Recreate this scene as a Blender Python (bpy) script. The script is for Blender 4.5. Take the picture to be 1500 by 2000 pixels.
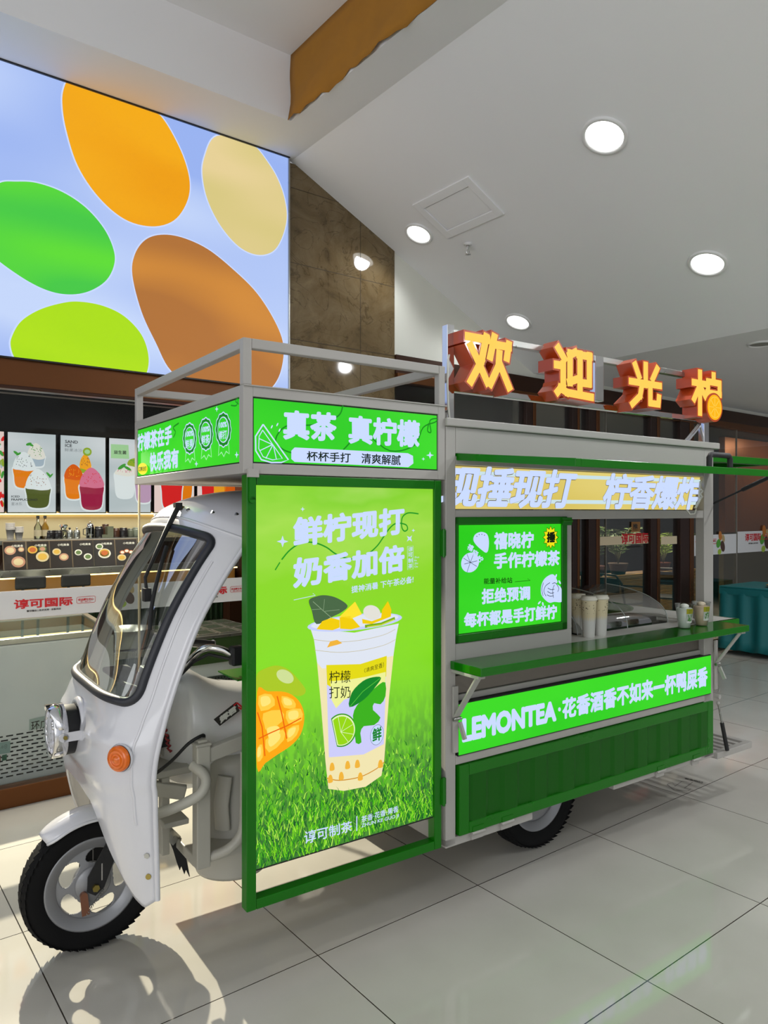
import bpy, bmesh, math, random
from mathutils import Vector, Matrix
random.seed(7)
for _o in list(bpy.data.objects): bpy.data.objects.remove(_o)
SC = bpy.context.scene
COL = SC.collection
R = math.radians

# ------------------------------------------------------------------ camera, world, light, exposure
FPX, CAMH, YAW, VYAW = 1429.0, 1.58, 37.75, 34.635
cam = bpy.data.cameras.new('camera'); cam.sensor_fit = 'VERTICAL'; cam.sensor_height = 36
cam.lens = FPX / 2000 * 36; cam.clip_start = .02
camo = bpy.data.objects.new('camera', cam); COL.objects.link(camo)
camo.location = (0, 0, CAMH); camo.rotation_euler = (math.pi / 2, 0, -R(YAW)); SC.camera = camo
SC.view_settings.view_transform = 'Standard'; SC.view_settings.look = 'None'
SC.view_settings.gamma = 1; SC.view_settings.use_curve_mapping = False
SC.view_settings.exposure = 0.0
SC.cycles.use_denoising = True; SC.cycles.max_bounces = 10; SC.cycles.transparent_max_bounces = 16
SC.cycles.sample_clamp_indirect = 4; SC.cycles.caustics_reflective = False; SC.cycles.caustics_refractive = False

W = bpy.data.worlds.new('daylight'); SC.world = W; W.use_nodes = True
wn = W.node_tree; wn.nodes.clear()
wo = wn.nodes.new('ShaderNodeOutputWorld'); bg = wn.nodes.new('ShaderNodeBackground')
tc = wn.nodes.new('ShaderNodeTexCoord'); sx = wn.nodes.new('ShaderNodeSeparateXYZ'); cr = wn.nodes.new('ShaderNodeValToRGB')
mp = wn.nodes.new('ShaderNodeMapRange'); mp.inputs[1].default_value = -1; mp.inputs[2].default_value = 1
wn.links.new(tc.outputs['Generated'], sx.inputs[0]); wn.links.new(sx.outputs[0], mp.inputs[0]); wn.links.new(mp.outputs[0], cr.inputs[0])
cr.color_ramp.elements[0].color = (.98, .99, 1, 1); cr.color_ramp.elements[1].color = (.06, .06, .06, 1)
cr.color_ramp.elements.new(.45).color = (.44, .46, .5, 1)
wn.links.new(cr.outputs[0], bg.inputs[0]); bg.inputs[1].default_value = 1.36
wn.links.new(bg.outputs[0], wo.inputs[0])

def light(name, kind, loc, energy, color=(1, 1, 1), size=.1, target=None, **kw):
    l = bpy.data.lights.new(name, kind); l.energy = energy; l.color = color
    if kind == 'AREA':
        l.size = size
        if 'spread' in kw: l.spread = R(kw['spread'])
        if 'sy' in kw: l.shape = 'RECTANGLE'; l.size_y = kw['sy']
    elif kind == 'SPOT':
        l.shadow_soft_size = size; l.spot_size = R(kw.get('angle', 60)); l.spot_blend = kw.get('blend', .4)
    else: l.shadow_soft_size = size
    o = bpy.data.objects.new(name, l); COL.objects.link(o); o.location = loc
    if target is not None: o.rotation_euler = (Vector(target) - Vector(loc)).to_track_quat('-Z', 'Y').to_euler()
    return o
# tall daylit glazing behind the viewer's left shoulder, added spot imitating reflected sun, throws the warm patch past the front wheel
light('daylight_glazing', 'AREA', (-3.6, -2.2, 2.3), 66, (.95, .97, 1), 3.6, (1.2, 2.6, 1.2), sy=2.6)
light('sun_patch_spot', 'SPOT', (1.1, 5.72, 2.52), 1500, (1, .88, .7), .02, (.98, 2.35, 0), angle=46, blend=.25)

for _p in ((8.2, 2.6), (7.2, 1.4), (6.2, .4)): light('hall_fill_spot', 'SPOT', (_p[0], _p[1], 2.78), 45, (.96, .98, 1), .06, (_p[0], _p[1], 0), angle=150, blend=.6)   # unseen lamps added right of the view to brighten the storefront
# ------------------------------------------------------------------ pixel rays onto real planes
_cy, _sy = math.cos(R(YAW)), math.sin(R(YAW))
RT, FW, UP = Vector((_cy, -_sy, 0)), Vector((_sy, _cy, 0)), Vector((0, 0, 1))
CP = Vector((0, 0, CAMH))
VA = R(YAW - VYAW)
VX, VY = Vector((math.cos(VA), -math.sin(VA), 0)), Vector((math.sin(VA), math.cos(VA), 0))
VO = VX * .968 + VY * 2.2
def ray(u, v): return FW + RT * ((u - 750) / FPX) + UP * ((1000 - v) / FPX)
def onp(u, v, n, c):
    d = ray(u, v); return CP + d * ((c - n.dot(CP)) / n.dot(d))
def loc(P): P = P - VO; return Vector((P.dot(VX), P.dot(VY), P.z))
def glo(p): return VO + VX * p[0] + VY * p[1] + UP * p[2]
def side(u, v, y=0.): return loc(onp(u, v, VY, 2.2 + y))
def front(u, v, x=0.): return loc(onp(u, v, VX, .968 + x))
def wall(u, v, Y): return onp(u, v, Vector((0, 1, 0)), Y)
def flr(u, v, z=0.): return onp(u, v, UP, z)
SIDE = lambda y: (lambda u, v: side(u, v, y), Vector((0, -1, 0)))
FRONT = lambda x: (lambda u, v: front(u, v, x), Vector((-1, 0, 0)))
WALL = lambda Y: (lambda u, v: wall(u, v, Y), Vector((0, -1, 0)))
FLOOR = (lambda u, v: flr(u, v), Vector((0, 0, 1)))

# ------------------------------------------------------------------ materials
def lin(h):
    if isinstance(h, str): c = [int(h[i:i + 2], 16) / 255 for i in (0, 2, 4)]
    else: c = [x / 255 for x in h]
    return tuple(x / 12.92 if x <= .04045 else ((x + .055) / 1.055) ** 2.4 for x in c) + (1,)
MATS = {}
def mat(name, col='808080', rough=.5, metal=0., coat=0., var=.06, scale=6., bump=0., spec=.5):
    if name in MATS: return MATS[name]
    m = bpy.data.materials.new(name); m.use_nodes = True; t = m.node_tree
    b = t.nodes['Principled BSDF']; b.inputs['Metallic'].default_value = metal
    b.inputs['Coat Weight'].default_value = coat; b.inputs['Coat Roughness'].default_value = .06
    b.inputs['Specular IOR Level'].default_value = spec
    n = t.nodes.new('ShaderNodeTexNoise'); n.inputs['Scale'].default_value = scale; n.inputs['Detail'].default_value = 5
    co = t.nodes.new('ShaderNodeTexCoord'); t.links.new(co.outputs['Object'], n.inputs['Vector'])
    mx = t.nodes.new('ShaderNodeMix'); mx.data_type = 'RGBA'
    c = lin(col); mx.inputs[6].default_value = tuple(x * (1 - var) for x in c[:3]) + (1,)
    mx.inputs[7].default_value = tuple(min(1, x * (1 + var)) for x in c[:3]) + (1,)
    t.links.new(n.outputs[0], mx.inputs[0]); t.links.new(mx.outputs[2], b.inputs['Base Color'])
    r = t.nodes.new('ShaderNodeMapRange'); r.inputs[3].default_value = max(0, rough * .9); r.inputs[4].default_value = min(1, rough * 1.12)
    t.links.new(n.outputs[0], r.inputs[0]); t.links.new(r.outputs[0], b.inputs['Roughness'])
    if bump:
        bp = t.nodes.new('ShaderNodeBump'); bp.inputs['Strength'].default_value = bump; bp.inputs['Distance'].default_value = .01
        t.links.new(n.outputs[0], bp.inputs['Height']); t.links.new(bp.outputs[0], b.inputs['Normal'])
    MATS[name] = m; return m
def emi(name, col, strength=1., sample=False, gloss=True):
    if name in MATS: return MATS[name]
    m = bpy.data.materials.new(name); m.use_nodes = True; b = m.node_tree.nodes['Principled BSDF']
    b.inputs['Base Color'].default_value = tuple(x * .07 for x in lin(col)[:3]) + (1,); b.inputs['Roughness'].default_value = .35
    b.inputs['Specular IOR Level'].default_value = .1 if gloss else 0
    b.inputs['Emission Color'].default_value = lin(col); b.inputs['Emission Strength'].default_value = strength
    if not sample: m.cycles.emission_sampling = 'NONE'
    MATS[name] = m; return m
def glass(name, tint='eef4f0', refl=1., rough=0., base=.0):
    if name in MATS: return MATS[name]
    m = bpy.data.materials.new(name); m.use_nodes = True; t = m.node_tree; t.nodes.clear()
    o = t.nodes.new('ShaderNodeOutputMaterial'); tr = t.nodes.new('ShaderNodeBsdfTransparent'); gl = t.nodes.new('ShaderNodeBsdfGlossy')
    tr.inputs[0].default_value = lin(tint); gl.inputs['Roughness'].default_value = rough
    f = t.nodes.new('ShaderNodeFresnel'); f.inputs[0].default_value = 1.45
    ml = t.nodes.new('ShaderNodeMath'); ml.operation = 'MULTIPLY_ADD'; ml.inputs[1].default_value = refl; ml.inputs[2].default_value = base
    mx = t.nodes.new('ShaderNodeMixShader')
    t.links.new(f.outputs[0], ml.inputs[0]); t.links.new(ml.outputs[0], mx.inputs[0])
    t.links.new(tr.outputs[0], mx.inputs[1]); t.links.new(gl.outputs[0], mx.inputs[2]); t.links.new(mx.outputs[0], o.inputs[0])
    MATS[name] = m; return m

# ------------------------------------------------------------------ mesh builder
_gly = {}
def glyphs(s):
    if s in _gly: return _gly[s]
    c = bpy.data.curves.new('lettering', 'FONT'); c.body = s; c.size = 1; c.resolution_u = 3
    o = bpy.data.objects.new('lettering', c); COL.objects.link(o); bpy.context.view_layer.update()
    me = bpy.data.meshes.new_from_object(o.evaluated_get(bpy.context.evaluated_depsgraph_get()))
    vs = [(v.co.x, v.co.y) for v in me.vertices]; fs = [tuple(p.vertices) for p in me.polygons]
    bpy.data.objects.remove(o); bpy.data.curves.remove(c); bpy.data.meshes.remove(me)
    _gly[s] = (vs, fs); return _gly[s]
def spline(pts, n=6, closed=True):
    out = []; N = len(pts); P = [Vector(p) for p in pts]
    for i in range(N if closed else N - 1):
        a, b, c, d = (P[(i + k) % N] if closed else P[max(0, min(N - 1, i + k))] for k in (-1, 0, 1, 2))
        for j in range(n):
            t = j / n
            out.append(.5 * ((2 * b) + (c - a) * t + (2 * a - 5 * b + 4 * c - d) * t * t + (3 * b - a - 3 * c + d) * t ** 3))
    if not closed: out.append(P[-1])
    return out
class MB:
    def __init__(s): s.v = []; s.f = []; s.m = []; s.sm = []; s.mats = []
    def mi(s, m):
        if m not in s.mats: s.mats.append(m)
        return s.mats.index(m)
    def add(s, vs, fs, m, smooth=False):
        b = len(s.v); s.v += [tuple(v) for v in vs]; k = s.mi(m)
        for f in fs: s.f.append(tuple(b + i for i in f)); s.m.append(k); s.sm.append(smooth)
        return s
    def box(s, x0, x1, y0, y1, z0, z1, m):
        v = [(x, y, z) for z in (z0, z1) for y in (y0, y1) for x in (x0, x1)]
        return s.add(v, [(0, 2, 3, 1), (4, 5, 7, 6), (0, 1, 5, 4), (2, 6, 7, 3), (0, 4, 6, 2), (1, 3, 7, 5)], m)
    def beam(s, a, b, w, h, m, up=(0, 0, 1)):
        a, b = Vector(a), Vector(b); d = (b - a).normalized(); u = Vector(up)
        if abs(d.dot(u)) > .95: u = Vector((1, 0, 0))
        x = d.cross(u).normalized(); z = x.cross(d)
        v = [p + x * (i * w / 2) + z * (j * h / 2) for p in (a, b) for i, j in ((-1, -1), (1, -1), (1, 1), (-1, 1))]
        return s.add(v, [(3, 2, 1, 0), (4, 5, 6, 7), (0, 1, 5, 4), (1, 2, 6, 5), (2, 3, 7, 6), (3, 0, 4, 7)], m)
    def tube(s, path, r, m, seg=10, closed=False, cap=True, flat=1.):
        P = [Vector(p) for p in path]; n = len(P); rr = r if isinstance(r, (list, tuple)) else [r] * n
        vs = []; prev = None
        for i in range(n):
            d = (P[(i + 1) % n] - P[i - 1]) if closed or 0 < i < n - 1 else (P[1] - P[0] if i == 0 else P[-1] - P[-2])
            d.normalize()
            if prev is None:
                prev = d.cross(Vector((0, 0, 1)))
                if prev.length < .05: prev = d.cross(Vector((1, 0, 0)))
            x = (prev - d * prev.dot(d)).normalized(); prev = x; y = d.cross(x)
            for k in range(seg):
                a = 2 * math.pi * k / seg; vs.append(P[i] + x * (math.cos(a) * rr[i]) + y * (math.sin(a) * rr[i] * flat))
        fs = [(i * seg + k, i * seg + (k + 1) % seg, ((i + 1) % n) * seg + (k + 1) % seg, ((i + 1) % n) * seg + k)
              for i in range(n if closed else n - 1) for k in range(seg)]
        s.add(vs, fs, m, True)
        if cap and not closed: s.add(vs[:seg], [tuple(range(seg))[::-1]], m); s.add(vs[-seg:], [tuple(range(seg))], m)
        return s
    def lathe(s, prof, c, m, axis=(0, 0, 1), seg=28, smooth=True, flare=None):
        a = Vector(axis).normalized(); x = a.orthogonal().normalized(); y = a.cross(x); c = Vector(c); n = len(prof)
        vs = [c + a * h + (x * math.cos(2 * math.pi * k / seg) + y * math.sin(2 * math.pi * k / seg)) * max(r, 1e-5) for r, h in prof for k in range(seg)]
        return s.add(vs, [(i * seg + k, i * seg + (k + 1) % seg, (i + 1) * seg + (k + 1) % seg, (i + 1) * seg + k) for i in range(n - 1) for k in range(seg)], m, smooth)
    def cyl(s, a, b, r, m, seg=20, r2=None):
        a, b = Vector(a), Vector(b); L = (b - a).length; r2 = r if r2 is None else r2
        s.lathe([(0, 0), (r, 0)], a, m, b - a, seg, False); s.lathe([(r, 0), (r2, L)], a, m, b - a, seg)
        return s.lathe([(r2, L), (0, L)], a, m, b - a, seg, False)
    def ball(s, c, r, m, seg=16, sc=(1, 1, 1)):
        vs = [(c[0] + r * sc[0] * math.sin(math.pi * i / 10) * math.cos(2 * math.pi * k / seg), c[1] + r * sc[1] * math.sin(math.pi * i / 10) * math.sin(2 * math.pi * k / seg),
               c[2] - r * sc[2] * math.cos(math.pi * i / 10)) for i in range(11) for k in range(seg)]
        return s.add(vs, [(i * seg + k, i * seg + (k + 1) % seg, (i + 1) * seg + (k + 1) % seg, (i + 1) * seg + k) for i in range(10) for k in range(seg)], m, True)
    def grid(s, rows, m, smooth=True, keep=None):
        h, w = len(rows), len(rows[0]); vs = [p for r in rows for p in r]
        return s.add(vs, [(i * w + j, i * w + j + 1, (i + 1) * w + j + 1, (i + 1) * w + j) for i in range(h - 1) for j in range(w - 1) if keep is None or keep(i, j)], m, smooth)
    def ngon(s, pts, m): return s.add(pts, [tuple(range(len(pts)))], m)
    def prism(s, pts, d, m, smooth=False):
        d = Vector(d); P = [Vector(p) for p in pts]; n = len(P)
        return s.add(P + [p + d for p in P], [tuple(range(n))[::-1], tuple(range(n, 2 * n))] + [(i, (i + 1) % n, n + (i + 1) % n, n + i) for i in range(n)], m, smooth)
    # ---- flat print on a plane; corners given where they stand
    def pp(s, pl, px, m, layer=1, sm=0):
        if sm: px = [tuple(p) for p in spline([(a, b, 0) for a, b in px], sm)]
        P = [pl[0](p[0], p[1]) + pl[1] * (.0009 * layer) for p in px]
        return s.ngon(P, m)
    def el(s, pl, c, rx, ry, m, layer=1, rot=0, n=28, a0=0, a1=360):
        ca, sa = math.cos(R(rot)), math.sin(R(rot)); px = []
        for k in range(n + (a1 - a0 < 360)):
            a = R(a0 + (a1 - a0) * k / n); x, y = rx * math.cos(a), ry * math.sin(a); px.append((c[0] + x * ca - y * sa, c[1] + x * sa + y * ca))
        return s.pp(pl, px, m, layer)
    def ln(s, pl, pts, w, m, layer=1, sm=0, closed=False):
        if sm: pts = [tuple(p)[:2] for p in spline([(a, b, 0) for a, b in pts], sm, closed)]
        if closed: pts = list(pts) + [pts[0]]
        P = [pl[0](*p) + pl[1] * (.0009 * layer) for p in pts]; n = pl[1]
        L = []; Rr = []; k = len(P)
        sc = (pl[0](pts[0][0] + 1, pts[0][1]) - pl[0](*pts[0])).length * w / 2
        for i in range(k):
            d = P[min(k - 1, i + 1)] - P[max(0, i - 1)]
            x = d.cross(n)
            if x.length < 1e-9: x = Vector((1, 0, 0))
            x.normalize(); L.append(P[i] + x * sc); Rr.append(P[i] - x * sc)
        return s.grid([L, Rr], m, False)
    def tx(s, pl, string, q, m, bold=0., layer=2, skew=0.):
        """lettering inside the quad q = TL, TR, BR, BL"""
        vs, fs = glyphs(string)
        x0, x1 = min(v[0] for v in vs), max(v[0] for v in vs); y0, y1 = min(v[1] for v in vs), max(v[1] for v in vs)
        A = [pl[0](*p) for p in q]; off = [(0, 0)]
        if bold: off += [(bold * math.cos(k * math.pi / 10), bold * math.sin(k * math.pi / 10)) for k in range(20)]
        x0 -= bold; x1 += bold; y0 -= bold; y1 += bold
        for k_, (ox, oy) in enumerate(off):
            o = []
            for x, y in vs:
                a = (x + ox - x0) / (x1 - x0); b = (y + oy - y0) / max(1e-6, y1 - y0)
                a += skew * (b - .5)
                o.append((A[3] * (1 - a) + A[2] * a) * (1 - b) + (A[0] * (1 - a) + A[1] * a) * b + pl[1] * (.0009 * layer + .00002 * k_))
            s.add(o, fs, m)
        return s
    def txc(s, pl, string, q, m, bold=0., layer=2, skew=0., gap=.1, asp=1.):
        """one character per equal cell of the quad q, all drawn to the height of a full square character"""
        n = len(string); A = [pl[0](*p) for p in q]; rv, _ = glyphs('国')
        rx0, rx1 = min(v[0] for v in rv) - bold, max(v[0] for v in rv) + bold; ry0, ry1 = min(v[1] for v in rv) - bold - .03, max(v[1] for v in rv) + bold + .03
        off = [(0, 0)] + ([(bold * math.cos(k * math.pi / 10), bold * math.sin(k * math.pi / 10)) for k in range(20)] if bold else [])
        for i, ch in enumerate(string):
            if ch == ' ': continue
            vs, fs = glyphs(ch)
            for ox, oy in off:
                o = []
                for x, y in vs:
                    a = (i + gap / 2 + (1 - gap) * (x + ox - rx0) / (rx1 - rx0)) / n; b = (y + oy - ry0) / (ry1 - ry0); a += skew * (b - .5) / n
                    o.append((A[3] * (1 - a) + A[2] * a) * (1 - b) + (A[0] * (1 - a) + A[1] * a) * b + pl[1] * (.0009 * layer))
                s.add(o, fs, m)
        return s
    def build(s, name, parent=None, bev=0., solid=0., sub=0, label=None, bseg=2, origin=None):
        vs = s.v; off = Vector((0, 0, 0))
        if parent is None or origin is not None:
            if origin is None:
                lo = [min(v[i] for v in vs) for i in range(3)]; hi = [max(v[i] for v in vs) for i in range(3)]
                off = Vector(((lo[0] + hi[0]) / 2, (lo[1] + hi[1]) / 2, lo[2]))
            else: off = Vector(origin)
            vs = [(v[0] - off.x, v[1] - off.y, v[2] - off.z) for v in vs]
        me = bpy.data.meshes.new(name); me.from_pydata(vs, [], s.f)
        for m in s.mats: me.materials.append(m)
        me.polygons.foreach_set('material_index', s.m); me.polygons.foreach_set('use_smooth', s.sm); me.update()
        o = bpy.data.objects.new(name, me); COL.objects.link(o); o.location = off
        if parent: o.parent = parent
        if solid:
            k = o.modifiers.new('solid', 'SOLIDIFY'); k.thickness = solid; k.offset = 0
        if bev:
            k = o.modifiers.new('bevel', 'BEVEL'); k.width = bev; k.segments = bseg; k.limit_method = 'ANGLE'; k.angle_limit = R(40)
        if sub:
            k = o.modifiers.new('sub', 'SUBSURF'); k.levels = sub; k.render_levels = sub
        if label: o['label'] = label
        return o
def tag(o, label, cat, group=None, kind=None):
    o['label'] = label; o['category'] = cat
    if group: o['group'] = group
    if kind: o['kind'] = kind
    return o
def empty(name, l, label, cat, group=None, rz=0):
    o = bpy.data.objects.new(name, None); COL.objects.link(o); o.location = l; o.rotation_euler.z = rz; o.empty_display_size = .1
    return tag(o, label, cat, group)
def struct(o): o['kind'] = 'structure'; return o
def copy_tree(o, parent=None):
    c = o.copy(); COL.objects.link(c)
    if parent: c.parent = parent
    for ch in list(o.children): copy_tree(ch, c)
    return c

# ------------------------------------------------------------------ materials of the place
def floor_mat():
    m = bpy.data.materials.new('polished floor tile'); m.use_nodes = True; t = m.node_tree; b = t.nodes['Principled BSDF']
    co = t.nodes.new('ShaderNodeTexCoord'); mpg = t.nodes.new('ShaderNodeMapping'); mpg.inputs['Location'].default_value = (-.61 + .8, -.606 + .8, 0)
    br = t.nodes.new('ShaderNodeTexBrick'); br.offset = 0; br.inputs['Scale'].default_value = 1
    for k, v in (('Mortar Size', .0022), ('Mortar Smooth', .1), ('Bias', 0), ('Brick Width', .8), ('Row Height', .8)): br.inputs[k].default_value = v
    br.inputs['Color1'].default_value = lin('bfbcb3'); br.inputs['Color2'].default_value = lin('c4c1b9'); br.inputs['Mortar'].default_value = lin('3a342c')
    t.links.new(co.outputs['Object'], mpg.inputs[0]); t.links.new(mpg.outputs[0], br.inputs['Vector'])
    n = t.nodes.new('ShaderNodeTexNoise'); n.inputs['Scale'].default_value = 3; n.inputs['Detail'].default_value = 8
    t.links.new(co.outputs['Object'], n.inputs['Vector'])
    mx = t.nodes.new('ShaderNodeMix'); mx.data_type = 'RGBA'; mx.blend_type = 'MULTIPLY'; mx.inputs[0].default_value = .22
    rmp = t.nodes.new('ShaderNodeValToRGB'); rmp.color_ramp.elements[0].position = .35; rmp.color_ramp.elements[0].color = (.72, .70, .66, 1); rmp.color_ramp.elements[1].position = .65
    t.links.new(n.outputs[0], rmp.inputs[0]); t.links.new(br.outputs[0], mx.inputs[6]); t.links.new(rmp.outputs[0], mx.inputs[7])
    t.links.new(mx.outputs[2], b.inputs['Base Color'])
    b.inputs['Roughness'].default_value = .06; b.inputs['Specular IOR Level'].default_value = .7
    return m
def marble_mat():
    m = bpy.data.materials.new('brown marble'); m.use_nodes = True; t = m.node_tree; b = t.nodes['Principled BSDF']
    co = t.nodes.new('ShaderNodeTexCoord'); sp = t.nodes.new('ShaderNodeSeparateXYZ'); cb = t.nodes.new('ShaderNodeCombineXYZ')
    t.links.new(co.outputs['Object'], sp.inputs[0]); t.links.new(sp.outputs[0], cb.inputs[0]); t.links.new(sp.outputs[2], cb.inputs[1])
    n = t.nodes.new('ShaderNodeTexNoise'); n.inputs['Scale'].default_value = 3.2; n.inputs['Detail'].default_value = 12; n.inputs['Roughness'].default_value = .68; n.inputs['Distortion'].default_value = 1.1
    t.links.new(cb.outputs[0], n.inputs['Vector'])
    rp = t.nodes.new('ShaderNodeValToRGB'); e = rp.color_ramp.elements
    e[0].position = .25; e[0].color = lin('433522'); e[1].position = .78; e[1].color = lin('877554')
    e.new(.45).color = lin('665538'); e.new(.6).color = lin('726247')
    t.links.new(n.outputs[0], rp.inputs[0])
    n2 = t.nodes.new('ShaderNodeTexNoise'); n2.inputs['Scale'].default_value = 2.6; n2.inputs['Detail'].default_value = 9; n2.inputs['Distortion'].default_value = 2.2
    t.links.new(cb.outputs[0], n2.inputs['Vector'])
    v = t.nodes.new('ShaderNodeValToRGB'); v.color_ramp.elements[0].position = .485; v.color_ramp.elements[0].color = (1, 1, 1, 1); v.color_ramp.elements[1].position = .515; v.color_ramp.elements[1].color = (1, 1, 1, 1)
    v.color_ramp.elements.new(.5).color = (.45, .42, .36, 1)
    t.links.new(n2.outputs[0], v.inputs[0])
    mx = t.nodes.new('ShaderNodeMix'); mx.data_type = 'RGBA'; mx.blend_type = 'MULTIPLY'; mx.inputs[0].default_value = .7
    t.links.new(rp.outputs[0], mx.inputs[6]); t.links.new(v.outputs[0], mx.inputs[7]); t.links.new(mx.outputs[2], b.inputs['Base Color'])
    b.inputs['Roughness'].default_value = .05
    return m
def lightbox_mat(name, c1, c2, s=1., scale=.9):
    m = bpy.data.materials.new(name); m.use_nodes = True; t = m.node_tree; b = t.nodes['Principled BSDF']
    co = t.nodes.new('ShaderNodeTexCoord'); mpg = t.nodes.new('ShaderNodeMapping'); mpg.inputs['Scale'].default_value = (.5, .5, 1.6)
    n = t.nodes.new('ShaderNodeTexNoise'); n.inputs['Scale'].default_value = scale; n.inputs['Detail'].default_value = 1
    t.links.new(co.outputs['Object'], mpg.inputs[0]); t.links.new(mpg.outputs[0], n.inputs['Vector'])
    rp = t.nodes.new('ShaderNodeValToRGB'); rp.color_ramp.elements[0].position = .38; rp.color_ramp.elements[1].position = .62
    rp.color_ramp.elements[0].color = lin(c1); rp.color_ramp.elements[1].color = lin(c2); t.links.new(n.outputs[0], rp.inputs[0])
    t.links.new(rp.outputs[0], b.inputs['Emission Color']); b.inputs['Emission Strength'].default_value = s
    b.inputs['Base Color'].default_value = (.02, .02, .02, 1); b.inputs['Roughness'].default_value = .5; b.inputs['Specular IOR Level'].default_value = .1
    return m
m_floor, m_marble = floor_mat(), marble_mat()
m_ceil = mat('ceiling paint', 'e8e8ea', .85, var=.02, scale=2); m_white = mat('white wall paint', 'd9d9cf', .8, var=.03)
m_cloth = mat('ochre cloth', '9c6a1e', .95, var=.15, scale=9, bump=.3)
m_bronze = mat('bronze cladding', '6b4224', .28, .75, var=.12, scale=2); m_bronzed = mat('dark bronze frame', '3a2012', .3, .5, var=.1)
m_black = mat('black panel', '121212', .25, var=.1); m_blackm = mat('black matt', '161618', .6, var=.1)
m_steel = mat('brushed steel', 'a8a8a4', .28, 1., var=.06, scale=20); m_chrome = mat('chrome', 'd8d8da', .06, 1., var=.02)
m_glass = glass('shop glass', 'f4f6f5', .32); m_clear = glass('clear acrylic', 'f8faf9', .5, .02, .0)
m_gasket = mat('black rubber seal', '20222a', .45, var=.08)
m_text = emi('lit lettering', (200, 216, 255), 1.0); m_red = mat('red vinyl', 'c81824', .5); m_decal = mat('white vinyl', 'd6d6d8', .6, var=.02)

# ------------------------------------------------------------------ the room
GY, ZC, XF = 4.335, 3.97, 2.55
struct(MB().box(-5, 14, -6, 9, -.1, 0, m_floor).build('floor', origin=(0, 0, 0)))
XR, YR = 2.29, 3.885          # edges of the raised ceiling well
c = MB()
c.box(XR, XF, -6, GY, ZC, ZC + .12, m_ceil); c.box(-5, XR, YR, GY, ZC, ZC + .12, m_ceil)
c.box(-5, XR, YR, YR + .06, ZC + .12, ZC + .42, m_ceil); c.box(-5, XR + .06, -6, YR + .06, ZC + .4, ZC + .5, m_ceil)
c.box(XR + .005, XR + .06, -6, YR, ZC + .12, ZC + .42, m_ceil)
zs = ZC - .465 * (5.04 - XF)
c.add([(XF, -6, ZC), (XF, GY, ZC), (5.04, GY, zs), (5.04, -6, zs), (XF, -6, ZC + .12), (XF, GY, ZC + .12), (5.04, GY, zs + .12), (5.04, -6, zs + .12)],
      [(0, 1, 2, 3), (7, 6, 5, 4), (0, 4, 5, 1), (1, 5, 6, 2), (2, 6, 7, 3), (3, 7, 4, 0)], m_ceil)
c.box(5.04, 14, -6, GY, zs, zs + .12, m_ceil)
struct(c.build('ceiling'))
# ochre cloth hung on the side of the well, ragged lower edge
rows = []
for i in range(9):
    r = []
    for j in range(60):
        y = YR - .005 - j * .07; z = ZC + .4 - i * .05 * (1 + (.035 * math.sin(j * 1.7) + .03 * math.sin(j * .6)))
        if i == 8: z = ZC - .005 + .018 * math.sin(j * 2.3) * math.sin(j * .9)
        r.append((XR - .004 - .012 * (1 + math.sin(j * .55 + i * .9)) * (i / 8), y, z))
    rows.append(r)
tag(MB().grid(rows, m_cloth).build('cloth_drape', solid=.003), 'ochre yellow cloth strip covering the side of the raised ceiling well', 'cloth')
# marble pier, white wall over the slope, back walls
struct(MB().box(2.509, 3.45, GY - .01, GY + .12, 0, 3.955, m_marble).build('wall_pier'))
g = MB(); m_grout = mat('grout line', '3c3020', .7)
for z in (3.79, 3.28, 2.76, 2.24, 1.72, 1.2): g.box(2.509, 3.45, GY - .0115, GY, z - .0015, z + .0015, m_grout)
g.box(3.13, 3.133, GY - .0115, GY, 0, 3.95, m_grout)
struct(g.build('trim_1'))
struct(MB().box(3.45, 5.1, GY, GY + .1, 2.77, 3.6, m_white).box(5.1, 14, GY, GY + .1, 2.77, 3.0, m_white).build('wall_back'))
struct(MB().box(-5, 2.509, GY + .14, GY + .2, 2.242, 4.4, m_blackm).build('wall_behind'))
# bronze fascias and kick plate of the storefront
struct(MB().box(-5, 2.509, GY - .03, GY + .06, 2.242, 2.4, m_bronze).box(-5, 2.509, GY - .05, GY + .02, 2.235, 2.255, m_bronzed).build('trim_2', bev=.004))
struct(MB().box(-5, 2.509, GY - .03, GY + .05, 0, .107, m_bronze).build('baseboard_back', bev=.003))
struct(MB().box(3.45, 14, GY - .03, GY + .05, 2.62, 2.77, m_bronzed).box(3.45, 14, GY - .05, GY + .03, 2.56, 2.63, m_bronze)
       .box(3.45, 14, GY - .02, GY + .04, 0, .1, m_bronze).build('trim_3', bev=.004))

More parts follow.
